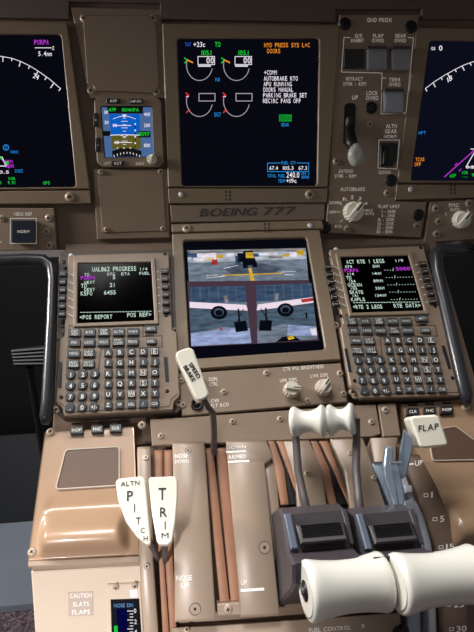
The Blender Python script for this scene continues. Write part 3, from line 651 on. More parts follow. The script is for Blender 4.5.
def cdu(sf, label, page):
    t = thing('control_display_unit', label, 'keyboard', sf.P(118, 412, 0), 'flight computer keyboards')
    out = [(68, 255), (169, 252), (172.5, 330), (177, 332), (180, 396), (174, 402), (173, 410), (64, 416.5), (62, 408), (56, 403), (60, 339), (64, 336)]
    mb = MB(); plate(mb, sf, [(59, 252), (175, 249), (180, 330), (184, 405), (178, 413), (64, 420), (54, 411), (57, 335)], .0015, .01, FRAME, .0008, .003); mb.obj('mounting_frame', t)
    mb = MB(); plate(mb, sf, out, .009, .009, BROWN, .0012, .002)
    # raised key islands (outlined grooves)
    hh = .0093
    mb.line(sf, [(69, 325.5), (143, 324.5), (143, 336.5), (162, 335.5), (162, 347), (101, 348.5), (98.5, 369), (66.5, 371)], .9, FRAME, hh, True)
    mb.line(sf, [(59, 402), (65, 407), (66, 412.5), (169.5, 406.5), (171, 399.5), (177, 394)], .8, FRAME, hh)
    mb.obj('faceplate', t)
    mb = MB(); q = [(73.5, 258.5), (155, 257), (159, 324), (73, 327)]
    s4 = [(78, 263), (151, 262), (154.5, 320), (77, 323)]
    mb.ring(rnd(sf, q, .0115, .002), rnd(sf, s4, .0115, .0008), L.n, .003, .0018, BROWN, .001); mb.obj('screen_bezel', t)
    s = MB(); s.poly(sf, s4, GLASSC, .0098)
    for (tx, x0, x1, y, hp, m) in page: s.text(tx, sf, (x0, y), (x1, y - (x1 - x0) * .022), hp, m, .0101, mono=True)
    for k in range(24): s.line(sf, [(80.5 + k * 3, 312.4 - k * .05), (82.3 + k * 3, 312.4 - k * .05)], .6, E_MC, .0101)
    s.obj('screen', t)
    for i in range(6):
        for x, y, dx in ((62.5 - i * .15, 273.5 + i * 8.05, 1), (164.5 + i * .35, 270.5 + i * 7.9, -1)):
            mb = MB(); plate(mb, sf, rect(x, y, 7.4, 5, 0, -.03), .0125, .004, KEYD, .0006, .0008); mb.line(sf, [(x - 2, y), (x + 2, y)], .7, LEGD, .0128); mb.obj('line_select_key', t)
            ml = MB(); ml.line(sf, [(x + dx * 6, y + (0 if dx > 0 else 1)), (x + dx * 11.5, y + 2.4)], .7, LEG, .0095 if 1 else 0); ml.obj('pointer_line', t)
    def key(x, y, w, hh, tx, th=3, rd=False, frame=None, m=KEY):
        y -= 0
        if rd:
            mb = MB(); b = sf.P(x, y, .009); r = 4.9 * (sf.P(x + 1, y) - sf.P(x, y)).length
            mb.lathe(b, L.n, [(r * 1.05, 0), (r, .0024), (r * .88, .0032), (r * .8, .0030)], m, 20)
            q_ = min(natw(tx, 4.4) / 2, 3); mb.text(tx, sf, (x - q_, y + 2.2), (x + q_, y + 2.1), 4.4, LEG, .0126)
            return mb.obj('key', t)
        return button(t, sf, rect(x, y, w, hh * .96, 0, -.025), .0120, .0035, m, tx, LEG if len(tx) == 1 else LEGK, 'key', th, .0012, frame)
    for i, tx in enumerate(('INIT|REF', 'RTE', 'DEP|ARR', 'ALTN', 'VNAV')): key(74.7 + i * 14.55, 332.4 - i * .25, 12.2, 7.6, tx, 2.6)
    key(150.5, 328.4, 12, 6.6, '-BRT+', 2.6)
    for i, tx in enumerate(('FIX', 'LEGS', 'HOLD', 'FMC|COMM', 'PROG')): key(74.2 + i * 14.6, 342.4 - i * .25, 12.2, 7.6, tx, 2.6)
    key(151.3, 341, 10.5, 5.8, 'EXEC', 2.6)
    mb = MB(); plate(mb, sf, rect(149.5, 335.2, 8, 1.6, 0, -.02), .0098, .001, BLACK, .0002); mb.obj('annunciator', t)
    key(73.8, 353.4, 12.4, 7.6, 'MENU', 2.6); key(88.6, 353, 12.4, 7.6, 'NAV|RAD', 2.6); key(73.4, 364, 12.4, 7.6, 'PREV|PAGE', 2.4); key(88.4, 363.6, 12.4, 7.6, 'NEXT|PAGE', 2.4)
    for r, row in enumerate(('ABCDE', 'FGHIJ', 'KLMNO', 'PQRST', 'UVWXY')):
        for c, ch in enumerate(row):
            key(108 + c * 11.65 + r * .05, 352.4 + r * 10.45 - c * .28, 8.2, 7.8, ch, 4.2, frame=LEGK if ch in 'ENSW' else None)
    for c, ch in enumerate(('Z', 'SP', 'DEL', '/', 'CLR')): key(108 + c * 11.65, 404.8 - c * .35, 8.4, 7.6, ch, 3.6 if len(ch) < 2 else 2.8)
    for r, row in enumerate((('1', '2', '3'), ('4', '5', '6'), ('7', '8', '9'), ('.', '0', '+/-'))):
        for c, ch in enumerate(row): key(70.8 + c * 12 - r * .25, 374.9 + r * 11 - c * .4, 9, 9, ch, rd=True)
    for q in ([(59, 362), (62.5, 362), (61.5, 388), (58, 388)], [(163.5, 357), (167.5, 357), (169, 382), (165.5, 382)]):
        mb = MB(); plate(mb, sf, q, .0094, .001, KEYD, .0002, .0006); mb.obj('annunciator', t)
    for x, y in ((55.5, 337), (175.5, 331), (56.5, 410), (179, 403)): screw(t, sf, x, y, 3.6, .0015)
    for x, y in ((61.5, 397.5), (167, 391.5), (62.5, 327), (166, 316), (165, 254.5), (64, 262.5)):
        mb = MB(); mb.lathe(sf.P(x, y, .008), L.n, [(.0022, 0), (.0022, .0014), (.001, .0016)], BLACK, 12); mb.obj('corner_fastener', t)
    return t
E = E_MC
t = cdu(WL, 'left keyboard unit, its small screen titled UAL862 PROGRESS', [('UAL862 PROGRESS', 92, 136.5, 271.6, 4.4, E), ('1/4', 139, 147.5, 270.4, 2.8, E), ('TO', 84, 89.5, 276, 2.8, E), ('DTG', 107, 115, 275.6, 2.8, E), ('ETA', 121, 130, 275.4, 2.8, E), ('FUEL', 139, 150, 274.8, 2.8, E),
    ('PORPA', 80.5, 95.5, 279.8, 3.8, E_M), ('5', 112.4, 115.6, 279.2, 3.8, E), ('NEXT', 84, 95, 283.8, 2.8, E), ('TD', 80.7, 87.2, 287.8, 4, E), ('21', 109.4, 115.8, 287, 4, E), ('DEST', 84, 95, 291, 2.8, E), ('KSFO', 80.5, 92.5, 295.6, 4, E), ('6455', 103.8, 116, 294.6, 4, E), ('<POS REPORT', 79.5, 112.5, 319.3, 4, E), ('POS REF>', 127, 151.5, 317, 4, E)])
sensor(t, L, 71, 255.5, .003, 2.4)
# right page in left-unit coordinates
pg = [('ACT RTE 1 LEGS', 83, 124.5, 270.6, 4, E), ('1/9', 135, 144.5, 269, 2.8, E)]
for k, (a, b_, c) in enumerate((('079', 'PORPA', '5NM'), ('114', 'TD', '14NM'), ('154', 'OCEAN', '89NM'), ('155', 'SKATE', '33NM'), ('141', 'KAPLS', '134NM'))):
    y = 275.4 + k * 7.8
    pg += [(a, 80.5, 88.5, y - .2, 2.8, E), (b_, 78.8, 78.8 + 3.1 * len(b_), y + 4.2, 3.6, E_M if k == 0 else E), (c, 118 - 2.6 * len(c), 118, y - .6, 2.8, E), ('---/', 121, 133, y + 3.2, 3, E)]
    pg += [('5000', 134, 150, y + 2.6, 3.6, E_M) if k == 0 else ('------', 133, 151, y + 3, 3, E)]
pg += [('<RTE 2 LEGS', 79, 111, 319, 4, E), ('RTE DATA>', 123, 152, 317.4, 4, E)]
t = cdu(WR, 'right keyboard unit, its small screen titled ACT RTE 1 LEGS', pg)
sensor(t, L, 336, 249.5, .003, 2.4)

# ================================================================== BRIGHTNESS PANEL
t = thing('brightness_panel', 'brown panel marked CTR PNL BRIGHTNESS with two cream knobs below the lower screen', 'panel', L.P(260, 412, 0))
mb = MB(); plate(mb, L, [(178, 373.5), (341, 363), (347.5, 402), (182, 416)], .003, .008, BROWN, .001); mb.obj('faceplate', t)
mb = MB(); h = .0033
mb.text('CTR PNL BRIGHTNESS', L, (283, 371), (323.5, 368), 3.6, LEG, h); mb.text('UPR DSPL', L, (280, 382.4), (297.5, 381), 3.4, LEG, h); mb.text('LWR DSPL', L, (310.5, 377.8), (328.5, 376.4), 3.4, LEG, h)
mb.obj('legend', t); mb = MB(); mb.text('DSPL', L, (209, 381), (218, 380.5), 3.4, LEG, h); mb.text('CTRL', L, (209.5, 386), (218, 385.5), 3.4, LEG, h); mb.text('CVR', L, (211, 402.5), (219, 402), 3.4, LEG, h); mb.text('FLT RCD', L, (211, 407.5), (229, 406), 3.4, LEG, h)
mb.obj('legend', t)
dknob(t, L, 290.5, 391.5, 8.4, .014, KNOB, -10, 16); dknob(t, L, 322, 389.5, 8.4, .014, KNOB, 50, 16)
mb = MB(); plate(mb, L, [(193, 380), (205, 379), (207, 393), (195, 394)], .008, .006, KEYD, .001); mb.obj('toggle_switch', t)
mb = MB(); b0 = L.P(197, 404.5, .003); k = PX(L, 197, 404); mb.lathe(b0, L.n, [(6.3 * k, 0), (6.3 * k, .003), (4.6 * k, .0035), (4.2 * k, .001), (2.6 * k, .001), (2.2 * k, .004), (1 * k, .005)], BLACK, 20); mb.obj('indicator_button', t)
for x, y in ((181.5, 381), (183, 405), (224, 392), (266.5, 373), (307.5, 401), (340, 373.5), (343.5, 394)): screw(t, L, x, y, 3, .003)
for x, y in ((349, 372), (355, 396)): screw(t, L, x, y, 3, .0015)
# --- filler strip
t = thing('filler_panel', 'plain brown strip with screws above the lever slots', 'panel', L.P(260, 438, 0))
mb = MB(); plate(mb, L, [(150, 419), (182, 417.5), (376, 404), (381, 434), (372, 437), (152, 446)], .0015, .008, BROWN, .001); mb.obj('strip', t)
mb = MB(); plate(mb, L, [(378, 404), (396, 403), (401, 436), (383, 437)], .0015, .008, BROWN, .001); mb.obj('end_plate', t)
for x, y in ((161, 436), (232.5, 421.5), (371.5, 422), (280, 419)): screw(t, L, x, y, 2.8, .0015)
screw(t, L, 385.5, 410, 3.4, .0015); screw(t, L, 142, 425, 3.6, .0015)

# ================================================================== SIDE CONSOLES
def console(corners, prof, label, inset_pts, btn, screws, bulge, side):
    sf = CN
    t = thing('console_housing', label, 'console', sf.P(sum(c[0] for c in corners) / 4, corners[3][1], -.005))
    W = warp(corners); nu, nv = 44, 70; vs = []; fs = []
    def hgt(u, v):
        base = -.0022 * math.exp(-((v - .60) / .075) ** 2)
        if .58 < v < .87: base += .019 * math.sin((v - .58) / .29 * math.pi / 2) ** 2
        elif .87 <= v < .975: base += .019 * (max(0, 1 - ((v - .87) / .105) ** 2)) ** .6
        base *= 1 - .25 * abs(2 * u - 1) ** 2.5
        e = min(u, 1 - u); ed = min(1, max(0, e - .065) / .11); ed = ed * ed * (3 - 2 * ed)
        return base * ed + .001
    for j in range(nv + 1):
        for i in range(nu + 1):
            u = i / nu; v = j / nv; x, y = W(u, v); vs.append(sf.P(x, y, 0) + sf.n * hgt(u, v))
    for j in range(nv):
        for i in range(nu): a = j * (nu + 1) + i; fs.append((a, a + 1, a + nu + 2, a + nu + 1))
    k = len(vs); w1 = nu + 1
    edge = [i for i in range(w1)] + [j * w1 + nu for j in range(1, nv + 1)] + [nv * w1 + i for i in range(nu - 1, -1, -1)] + [j * w1 for j in range(nv - 1, 0, -1)]
    for a in edge: vs.append(vs[a] - sf.n * .028)
    for a in range(len(edge)):
        b_ = (a + 1) % len(edge); fs.append((edge[a], edge[b_], k + b_, k + a))
    mb = MB(); mb.add(vs, fs[:nu * nv], GLOSS, True); o = len(mb.v) - len(vs)
    mi = mb.mi(GLOSS)
    for f in fs[nu * nv:]: mb.f.append(f); mb.m.append(mi); mb.sm.append(False)
    mb.obj('moulding', t)
    p3 = rounded([sf.P(x, y, .0022) for x, y in inset_pts], .0035)
    mb = MB(); mb.prism(inset(p3, sf.n, .0006), sf.n, .003, INSET, .0003); ip = mb.obj('inset_panel', t)
    mb = MB(); outp = inset(p3, sf.n, -.0009); mb.ring([p + sf.n * .0006 for p in outp], [p + sf.n * .0006 for p in inset(p3, sf.n, .0004)], sf.n, .003, .002, LEGD, .0002); mb.obj('inset_trim', t)
    for q, tx in btn:
        button(t, sf, q, .006, .006, KEYD, tx, th=2.8, r=.001, frame=None)
        cx = (q[0][0] + q[1][0]) / 2; cy = q[0][1] - 3.2
        mb = MB(); plate(mb, sf, rect(cx, cy, 9, 1.6, 0, -.03), .0018, .001, BLACK, .0002); mb.obj('annunciator', t)
    for x, y in screws: screw(t, sf, x, y, 3.8, .0015)
    return t
console([(45, 433), (134, 427), (139, 555), (28, 561)], [(0, 0), (.44, 0), (.62, -.005), (.83, .014), (.90, .014), (.965, 0), (1, 0)],
    'glossy tan palm rest console at left of the levers with a dark brown inset', [(66, 450), (119, 447), (119, 485), (56, 489)],
    [(rect(76.5, 430, 13, 7, 0, -.04), 'INOP'), (rect(97, 429, 12, 7, 0, -.04), 'PHC'), (rect(115.5, 428, 12, 7.5, 0, -.04), 'CLR')], [(50.5, 432), (32, 552)], 0, 0)
console([(400, 405), (492, 398), (540, 545), (445, 552)], [(0, 0), (.44, 0), (.56, -.004), (.78, .015), (.93, .015), (1, .001)],
    'glossy brown console at the right edge beside the flap scale', [(428, 431), (456, 426.5), (474, 440), (500, 440), (505, 459), (433, 460.5)],
    [(rect(413, 411.5, 12, 7.5, 0, -.04), 'CLR'), (rect(430, 410.5, 12, 7.5, 0, -.04), 'PHC'), (rect(447, 409.5, 12.5, 7.5, 0, -.04), 'INOP')], [(466, 407)], 0, 1)

# fascia below left console
FP = Plane(CN.P(90, 562, -.004), 18)
t = thing('front_fascia', 'tan vertical fascia, bright light painted in, below the left palm rest console', 'panel', FP.P(90, 640, 0))
mb = MB(); plate(mb, CN, [(28, 560.5), (140, 555.5), (140, 562), (28, 567)], .001, .02, TAN, .001); mb.obj('ledge', t)
mb = MB(); FASC = mat('lit_tan_paint', (204, 187, 168), .4, noise=.03); plate(mb, FP, [(31, 572), (141, 566), (146, 700), (40, 706)], -.006, .015, FASC, .001); mb.obj('faceplate', t)  # tan lightened in the paint to carry the strong light on the fascia
mb = MB(); plate(mb, FP, rect(80.5, 604, 25, 24, 0, -.03), -.0055, .001, mat('clear_label', (186, 170, 156), .3), .0002)
mb.text('CAUTION', FP, (70, 598), (92, 597.4), 4.4, PALE, -.0053); mb.text('SLATS', FP, (73, 606.5), (89, 606), 4.4, PALE, -.0053); mb.text('FLAPS', FP, (72, 614.5), (90, 614), 4.4, PALE, -.0053)
mb.obj('placard', t)
t = thing('trim_indicator', 'dark stabilizer trim indicator marked NOSE DN with a green pointer', 'gauge', FP.P(124, 660, 0))
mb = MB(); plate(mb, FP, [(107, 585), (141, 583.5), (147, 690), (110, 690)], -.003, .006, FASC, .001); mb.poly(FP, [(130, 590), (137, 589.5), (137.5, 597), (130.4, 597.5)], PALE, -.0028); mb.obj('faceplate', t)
s = MB(); plate(s, FP, [(110.5, 600), (139, 599), (144, 680), (113, 680)], -.002, .002, mat('gauge_black', (10, 11, 20), .3), .0003)
s.poly(FP, [(116.5, 609), (127, 608.5), (130, 680), (119, 680)], em('gauge_navy', (16, 18, 70), .8), -.0018)
s.text('NOSE DN', FP, (114, 607.5), (133, 607), 3.8, em('gauge_text', (110, 160, 220), .9), -.0017)
for k in range(12): s.line(FP, [(130 - (2.5 if k % 3 == 0 else 0), 611 + k * 3), (133, 611 + k * 3)], .8, E_W, -.0017)
s.text('0', FP, (133.8, 613), (136.2, 613), 4.4, E_W, -.0017); s.text('2', FP, (134.2, 624), (136.8, 624), 4.4, E_W, -.0017); s.text('4', FP, (134.4, 634), (137, 634), 4.4, E_W, -.0017)
s.poly(FP, [(114, 626), (117.5, 625.5), (119, 680), (115.5, 680)], E_G, -.0016); s.obj('screen', t)
for x, y in ((116, 587), (135, 585.5)): screw(t, FP, x, y, 3, -.003)

# ================================================================== THROTTLE QUADRANT
tq = thing('throttle_quadrant', 'curved tan lever quadrant with brown leather sealed slots', 'quadrant', Q.P(250, 600, -.03))
def strip(left, right, y0, y1, h, depth, m, name, parent, n_=60, bev=.001, sm=False):
    """curved strip on Q between two edge curves x(y), given as point lists"""
    def ip(c, y):
        for (a, b), (c_, d) in zip(c[:-1], c[1:]):
            if b <= y <= d: return a + (c_ - a) * (y - b) / (d - b)
        return c[0][0] if y < c[0][1] else c[-1][0]
    mb = MB(); rows = []
    for i in range(n_ + 1):
        y = y0 + (y1 - y0) * i / n_; xa = ip(left, y); xb = ip(right, y); sl = -.03
        N = Q.N((xa + xb) / 2, y)
        A = Q.P(xa, y, h); B = Q.P(xb, y + sl * (xb - xa), h)
        d = (B - A).normalized()
        rows.append([A - N * depth, A - N * bev, A + d * bev, B - d * bev, B - N * bev, B - N * depth])
    vs = sum(rows, []); fs = []
    for i in range(n_):
        for j in range(5): fs.append((i * 6 + j, i * 6 + j + 1, (i + 1) * 6 + j + 1, (i + 1) * 6 + j))
    fs += [tuple(range(6)), tuple(range(n_ * 6, n_ * 6 + 6))]
    mb.add(vs, fs, m)
    for i in range(n_): mb.sm[i * 5 + 2] = True
    return mb
strip([(137, 435), (141, 560), (146, 700)], [(405, 435), (445, 560), (455, 700)], 446, 680, -.012, .012, DBROWN, 'base', tq).obj('base', tq)
o = strip([(137, 446), (139, 560), (146, 660)], [(150.5, 446), (153, 560), (160, 660)], 447, 660, .001, .02, TAN, '', tq).obj('side_rail', tq)
for x, y in ((146, 458), (147, 566)): screw(tq, Q, x, y, 3, .001)
mb = strip([(172.5, 441), (172.5, 450), (175, 622)], [(204, 441), (205, 450), (216, 622)], 443, 622, .005, .02, TAN, '', tq)
mb.text('NOSE', Q, (175, 458), (188, 457.5), 3.8, LEGW, .0053); mb.text('DOWN', Q, (175, 463.5), (189, 463), 3.8, LEGW, .0053)
mb.text('NOSE', Q, (176.5, 580.5), (192, 580), 5, LEGW, .0053); mb.text('UP', Q, (181, 588), (189, 588), 5, LEGW, .0053)
mb.obj('slot_cover', tq)
flat_screw(tq, Q, 188, 450.5, 3.4, .005); flat_screw(tq, Q, 195, 609, 6, .005)
# wide cover with notch
mb = strip([(226, 440), (227, 450), (241, 617)], [(266, 440), (271, 453), (273, 461), (264.5, 462.5), (280, 617)], 441, 617, .005, .02, TAN, '', tq)
mb.text('DOWN', Q, (226.5, 449.3), (246, 448.4), 3.2, LEGW, .0053); mb.poly(Q, [(226, 451), (246, 450), (246.5, 452), (226.2, 453)], LEGW, .0053)
mb.text('ARMED', Q, (228, 459), (246, 458), 3.6, LEGW, .0053); mb.poly(Q, [(228, 461), (249, 459.8), (249.3, 461.8), (228.2, 463)], LEGW, .0053)
mb.text('UP', Q, (241, 585), (247, 584.6), 5, LEGW, .0053); mb.poly(Q, [(240.5, 589), (264, 587.5), (264.4, 590.5), (240.8, 592)], LEGW, .0053)
mb.obj('slot_cover', tq); strip([(262, 463), (275, 560)], [(275.5, 463), (284, 560)], 463, 560, -.001, .015, TAN, '', tq).obj('cover_step', tq); flat_screw(tq, Q, 264.5, 547.5, 6, .005)
# covers between thrust lever slots
strip([(284, 440), (296, 480), (300, 540)], [(308, 438), (322, 470), (331, 540)], 441, 540, .004, .02, TAN, '', tq).obj('slot_cover', tq)
strip([(330, 438), (345, 470), (356, 540)], [(362, 436), (374, 470), (396, 540)], 439, 540, .004, .02, TAN, '', tq).obj('slot_cover', tq)
strip([(370, 436), (376, 470), (396, 540)], [(399, 434), (396, 448), (396, 540)], 438, 462, .003, .02, TAN, '', tq).obj('slot_cover', tq)
for x, y in ((307, 473.5), (350, 453), (374, 478)): screw(tq, Q, x, y, 2.6, .004)
# leather seals
def seal(l, r, y0, y1, h=-.004): strip(l, r, y0, y1, h, .002, SEAL, '', tq, bev=.0004).obj('slot_seal', tq)
seal([(154, 450), (158, 545), (163, 640)], [(162.5, 450), (163, 545), (169.5, 640)], 450, 640, -.003); seal([(163.5, 450), (164, 545), (170.5, 640)], [(172, 450), (172, 545), (177, 640)], 450, 640, -.005)
seal([(205, 449), (220, 603)], [(213, 449), (229.5, 603)], 448, 603, -.003); seal([(216, 449), (231, 603)], [(226, 449), (241, 603)], 448, 603, -.005)
for dx in (0, 42):
    f = lambda c, k=dx: [(x + k * (1 + (y - 440) * .0022), y - k * .03) for x, y in c]
    seal(f([(268, 440), (275, 470), (281, 506)]), f([(274, 440), (284.5, 470), (289, 506)]), 441, 505, .001)
    seal(f([(276, 440), (287.5, 470), (301, 506)]), f([(285, 440), (293, 470), (303.5, 506)]), 441, 505, -.001)
    strip(f([(274, 440), (284.5, 470), (288, 506)]), f([(276.5, 440), (288, 470), (302, 506)]), 442, 505, -.003, .01, VOID, '', tq).obj('slot_gap', tq)
# fuel control shelf in front of the covers
G = Plane(Q.P(240, 620, -.004), 66)
t = thing('fuel_control_panel', 'brown panel edge printed FUEL CONTROL under the white thrust grips', 'panel', G.P(300, 650, 0))
mb = MB(); plate(mb, G, [(172, 627), (216, 625), (400, 612), (408, 690), (178, 700)], 0, .02, TAN, .001)
mb.text('FUEL CONTROL', G, (309, 632.5), (351, 629.5), 4.2, LEGW, .0003); mb.text('R', G, (362, 628), (365, 627.6), 4, LEGW, .0003); mb.obj('faceplate', t)
mb = MB(); mb.lathe(G.P(399, 634, 0), G.n, [(.006, 0), (.006, .004), (.0045, .008), (.005, .016), (.002, .018)], BLACK, 16); mb.obj('switch', t)
screw(t, G, 187, 630, 3, 0); 
mb = MB(); plate(mb, Q, [(217, 604), (240, 603), (241.5, 615), (218, 616)], .001, .01, TAN, .0008); mb.obj('slot_end_block', tq); screw(tq, Q, 228, 609, 4, .001)

# ---- speed brake lever
def slab(name, sf, pts, depth, m, parent, r=.002, bev=.0015): mb = MB(); plate(mb, sf, pts, 0, depth, m, bev, r); return mb
t = thing('speed_brake_lever', 'white tapered knob marked SPEED BRAKE on a thin grey stalk', 'lever', Q.P(213, 449, -.01))
SB = Plane(D(192, 373, .515), 44, 6)
mb = slab('', SB, [(175.5, 355), (177.5, 351), (189, 347), (193.5, 349), (209, 393), (207, 397.5), (199, 401), (195.5, 398)], .011, IVORY, t, .0018)
mb.text('SPEED', SB, (188.3, 364.2), (197.2, 378.6), 3.6, INK, .0004, up=(3.3, -2.3)); mb.text('SPEED', SB, (188.7, 364.5), (197.6, 378.9), 3.6, INK, .0005, up=(3.3, -2.3)); mb.text('BRAKE', SB, (183.4, 367.3), (192.6, 382.1), 3.6, INK, .0005, up=(3.3, -2.3)); mb.text('BRAKE', SB, (183.0, 367.0), (192.2, 381.8), 3.6, INK, .0004, up=(3.3, -2.3))
mb.obj('knob', t)
mb = MB(); mb.tube([SB.P(202, 396, -.006), SB.P(208, 407, -.006), D(213, 413, .525), D(214, 432, .54), D(214, 450, .555), D(215, 470, .57)], [.0028, .003, .0032, .0034, .0036, .0036], STALK, 12); mb.obj('stalk', t)

# ---- alternate pitch trim levers
TP = Plane(D(148, 508, .470), 52, 0)
t = thing('pitch_trim_lever', 'white wedge lever lettered ALTN PITCH, left of the pair', 'lever', Q.P(158, 545, -.01), 'alternate pitch trim levers')
mb = slab('', TP, [(115.5, 482), (118, 478.5), (142, 476), (145, 478), (146.5, 495), (150, 535), (150.5, 544), (147, 545), (137, 537), (126, 522), (118, 500)], .010, TRIMW, t, .001, .001)
mb.text('ALTN', TP, (120.5, 486.6), (139.5, 485), 4.6, INK, .0004)
for ch, x, y in (('P', 127, 501), ('I', 134, 512.5), ('T', 136, 524.5), ('C', 140.5, 533), ('H', 143.5, 541)): 
    w = {'P': 6, 'I': .9, 'T': 4.6, 'C': 4.2, 'H': 4.2}[ch]; mb.text(ch, TP, (x, y), (x + w, y - .3), 10 if ch == 'P' else (8.5 if ch == 'I' else (7 if ch == 'T' else 5)), INK, .0004)
mb.obj('knob', t)
mb = MB(); mb.tube([TP.P(146, 535, -.008), TP.P(155, 552, -.014), Q.P(158, 560, -.008)], [.003, .0026, .0024], STALK, 10); mb.obj('stalk', t)
t = thing('pitch_trim_lever', 'white wedge lever lettered TRIM, right of the pair', 'lever', Q.P(165, 545, -.01), 'alternate pitch trim levers')
mb = slab('', TP, [(148.5, 480), (150, 477), (175, 476), (177.5, 479), (177.5, 497), (175.5, 520), (172, 541), (168, 545), (160, 545), (157, 542), (152, 515)], .010, TRIMW, t, .001, .001)
for ch, x, y, w, hh in (('T', 158.5, 500, 7.5, 12), ('R', 160, 517, 7, 9.5), ('I', 164.6, 529.5, 1, 8), ('M', 161.5, 538.5, 7, 5.5)): mb.text(ch, TP, (x, y), (x + w, y - .3), hh, INK, .0004)
mb.obj('knob', t)
mb = MB(); mb.tube([TP.P(166, 538, -.008), TP.P(165, 552, -.014), Q.P(165, 562, -.008)], [.003, .0026, .0024], STALK, 10); mb.obj('stalk', t)

# ---- thrust levers
def hour(mb, a, b, r0, r1, m, seg=28, re=None):
    ax = b - a; Ln = ax.length; prof = [(r0 * .8, 0), (r0 * .9, .0005), (r0 * .97, .0016), (r0, .0040)]
    for k in range(1, 14):
        u = k / 14; prof.append((r1 + (r0 - r1) * abs(2 * u - 1) ** 2.1, .0045 + (Ln - .009) * u))
    rr = re or r0
    prof += [(r0, Ln - .0045), (r0 * .97, Ln - .0022), (r0 * .86, Ln - .0008), (r0 * .55, Ln)]
    mb.lathe(a, ax, prof, m, seg)
def thrust(label, gx0, gx1, gy, bx0, bx1, rgx, rgy, arm, dy=0):
    Zg = .405
    t = thing('thrust_lever', label, 'lever', Q.P((bx0 + bx1) / 2, 540, -.01), 'pair of thrust levers')
    A = D(gx0, gy[0], Zg); GA = Vector((1, .075, -.055)).normalized(); B = A + GA * ((gx1 - gx0) / F * Zg / Xc.x * 1.02)
    mb = MB(); hour(mb, A, B, .0225, .0193, WHITE, 36); g = mb.obj('grip', t)
    if gx0 < 350:
      mb = MB(); mb.lathe(A - GA * .0012, GA, [(.005, 0), (.0078, .0006), (.0078, .002)], BLACK, 20); mb.lathe(A - GA * .003, GA, [(.002, 0), (.0034, .0006), (.0038, .002)], KEY, 12); mb.obj('grip_bolt', t)
    # housing: side profile
    a1 = D((bx0 + bx1) / 2, 505, .475); a2 = D((bx0 + bx1) / 2, 512, .455); a3 = D((bx0 + bx1) / 2, 550, .438)
    cy, cz = A.y, A.z
    x0 = D(bx0, 530, .445).x; x1 = x0 + (bx1 - bx0) / F * .445
    q1 = Q.P(bx0, 512, -.014); q2 = Q.P(bx0, 560, -.012); q3 = Q.P(bx0, 605, -.012)
    prof = [yz(q1), yz(a1), yz(a2), yz(a3), (cy + .014, cz + .014), (cy + .010, cz - .004), (cy + .016, cz - .018), yz(q3), yz(q2)]
    mb = MB(); mb.ext(prof, x0, x1, GREYL, .0025); mb.obj('lever_head', t)
    # top details : ribbed pad, side ridges
    d = (a3 - a2); d.x = 0; L1 = d.length; d.normalize(); nn = XV.cross(-d); nn = nn if nn.z > 0 else -nn
    w = x1 - x0
    def loc(u, v, hh): return Vector((x0 + w * u, a2.y, a2.z)) + d * (L1 * v) + nn * hh
    mb = MB()
    mb.prism([loc(.17, .34, .006), loc(.86, .34, .006), loc(.88, .86, .010), (loc(.19, .86, .010))], nn, .008, BLACK if 0 else GREYL, .0012)
    for k in range(8):
        v = .36 + k * .046; mb.prism([loc(.23, v, .0078 + k * .0003), loc(.83, v, .0078 + k * .0003), loc(.83, v + .022, .0078 + k * .0003), loc(.23, v + .022, .0078 + k * .0003)], nn, .003, KEYD, .0003)
    mb.obj('ribbed_switch', t)
    mb = MB(); mb.prism([loc(.02, .0, .004), loc(.13, .0, .004), loc(.16, .95, .006), loc(.05, .95, .006)], nn, .006, mat('slate_metal', (112, 122, 138), .35, metal=.4, noise=.1), .001); mb.obj('side_rail', t)
    mb = MB(); mb.prism([loc(.89, .0, .004), loc(.98, .0, .004), loc(.98, .95, .006), loc(.92, .95, .006)], nn, .006, GREYL, .001); mb.obj('side_rail', t)
    mb = MB(); mb.prism([loc(.25, .89, .001), loc(.85, .89, .001), loc(.85, .98, .002), loc(.25, .98, .002)], nn, .006, GREYL, .0015); mb.obj('cover_plate', t)
    # reverse lever
    mb = MB(); hour(mb, D(rgx[0], rgy[0], .52), D(rgx[1], rgy[1], .51), .0158, .0103, WHITE, 28); mb.obj('reverse_grip', t)
    mb = MB(); mb.tube([D(x, y, z) for x, y, z in arm], [.0058, .006, .0062, .0064, .0068, .007][:len(arm)], STALK, 12, flat=.62); mb.obj('reverse_arm', t)
    return t
thrust('left thrust lever with white grip, its end bolt visible', 301, 388, (589, 589), 288, 350, (291.5, 421.5), (325, 419),
    None, 0) if 0 else None
thrust('left thrust lever, white waisted grip with black end bolt showing', 305, 390, (591, 588), 284, 352, (291.5, 326.5), (422.5, 420.5),
    [(292, 421, .522), (296, 440, .515), (298, 470, .505), (303, 495, .495), (309, 520, .478)])
thrust('right thrust lever, white waisted grip running off the right edge', 395, 486, (584, 581), 357, 420, (328, 355.5), (420.5, 418.5),
    [(356, 418, .512), (356.5, 440, .512), (356, 470, .505), (358, 495, .492), (361, 520, .475)])

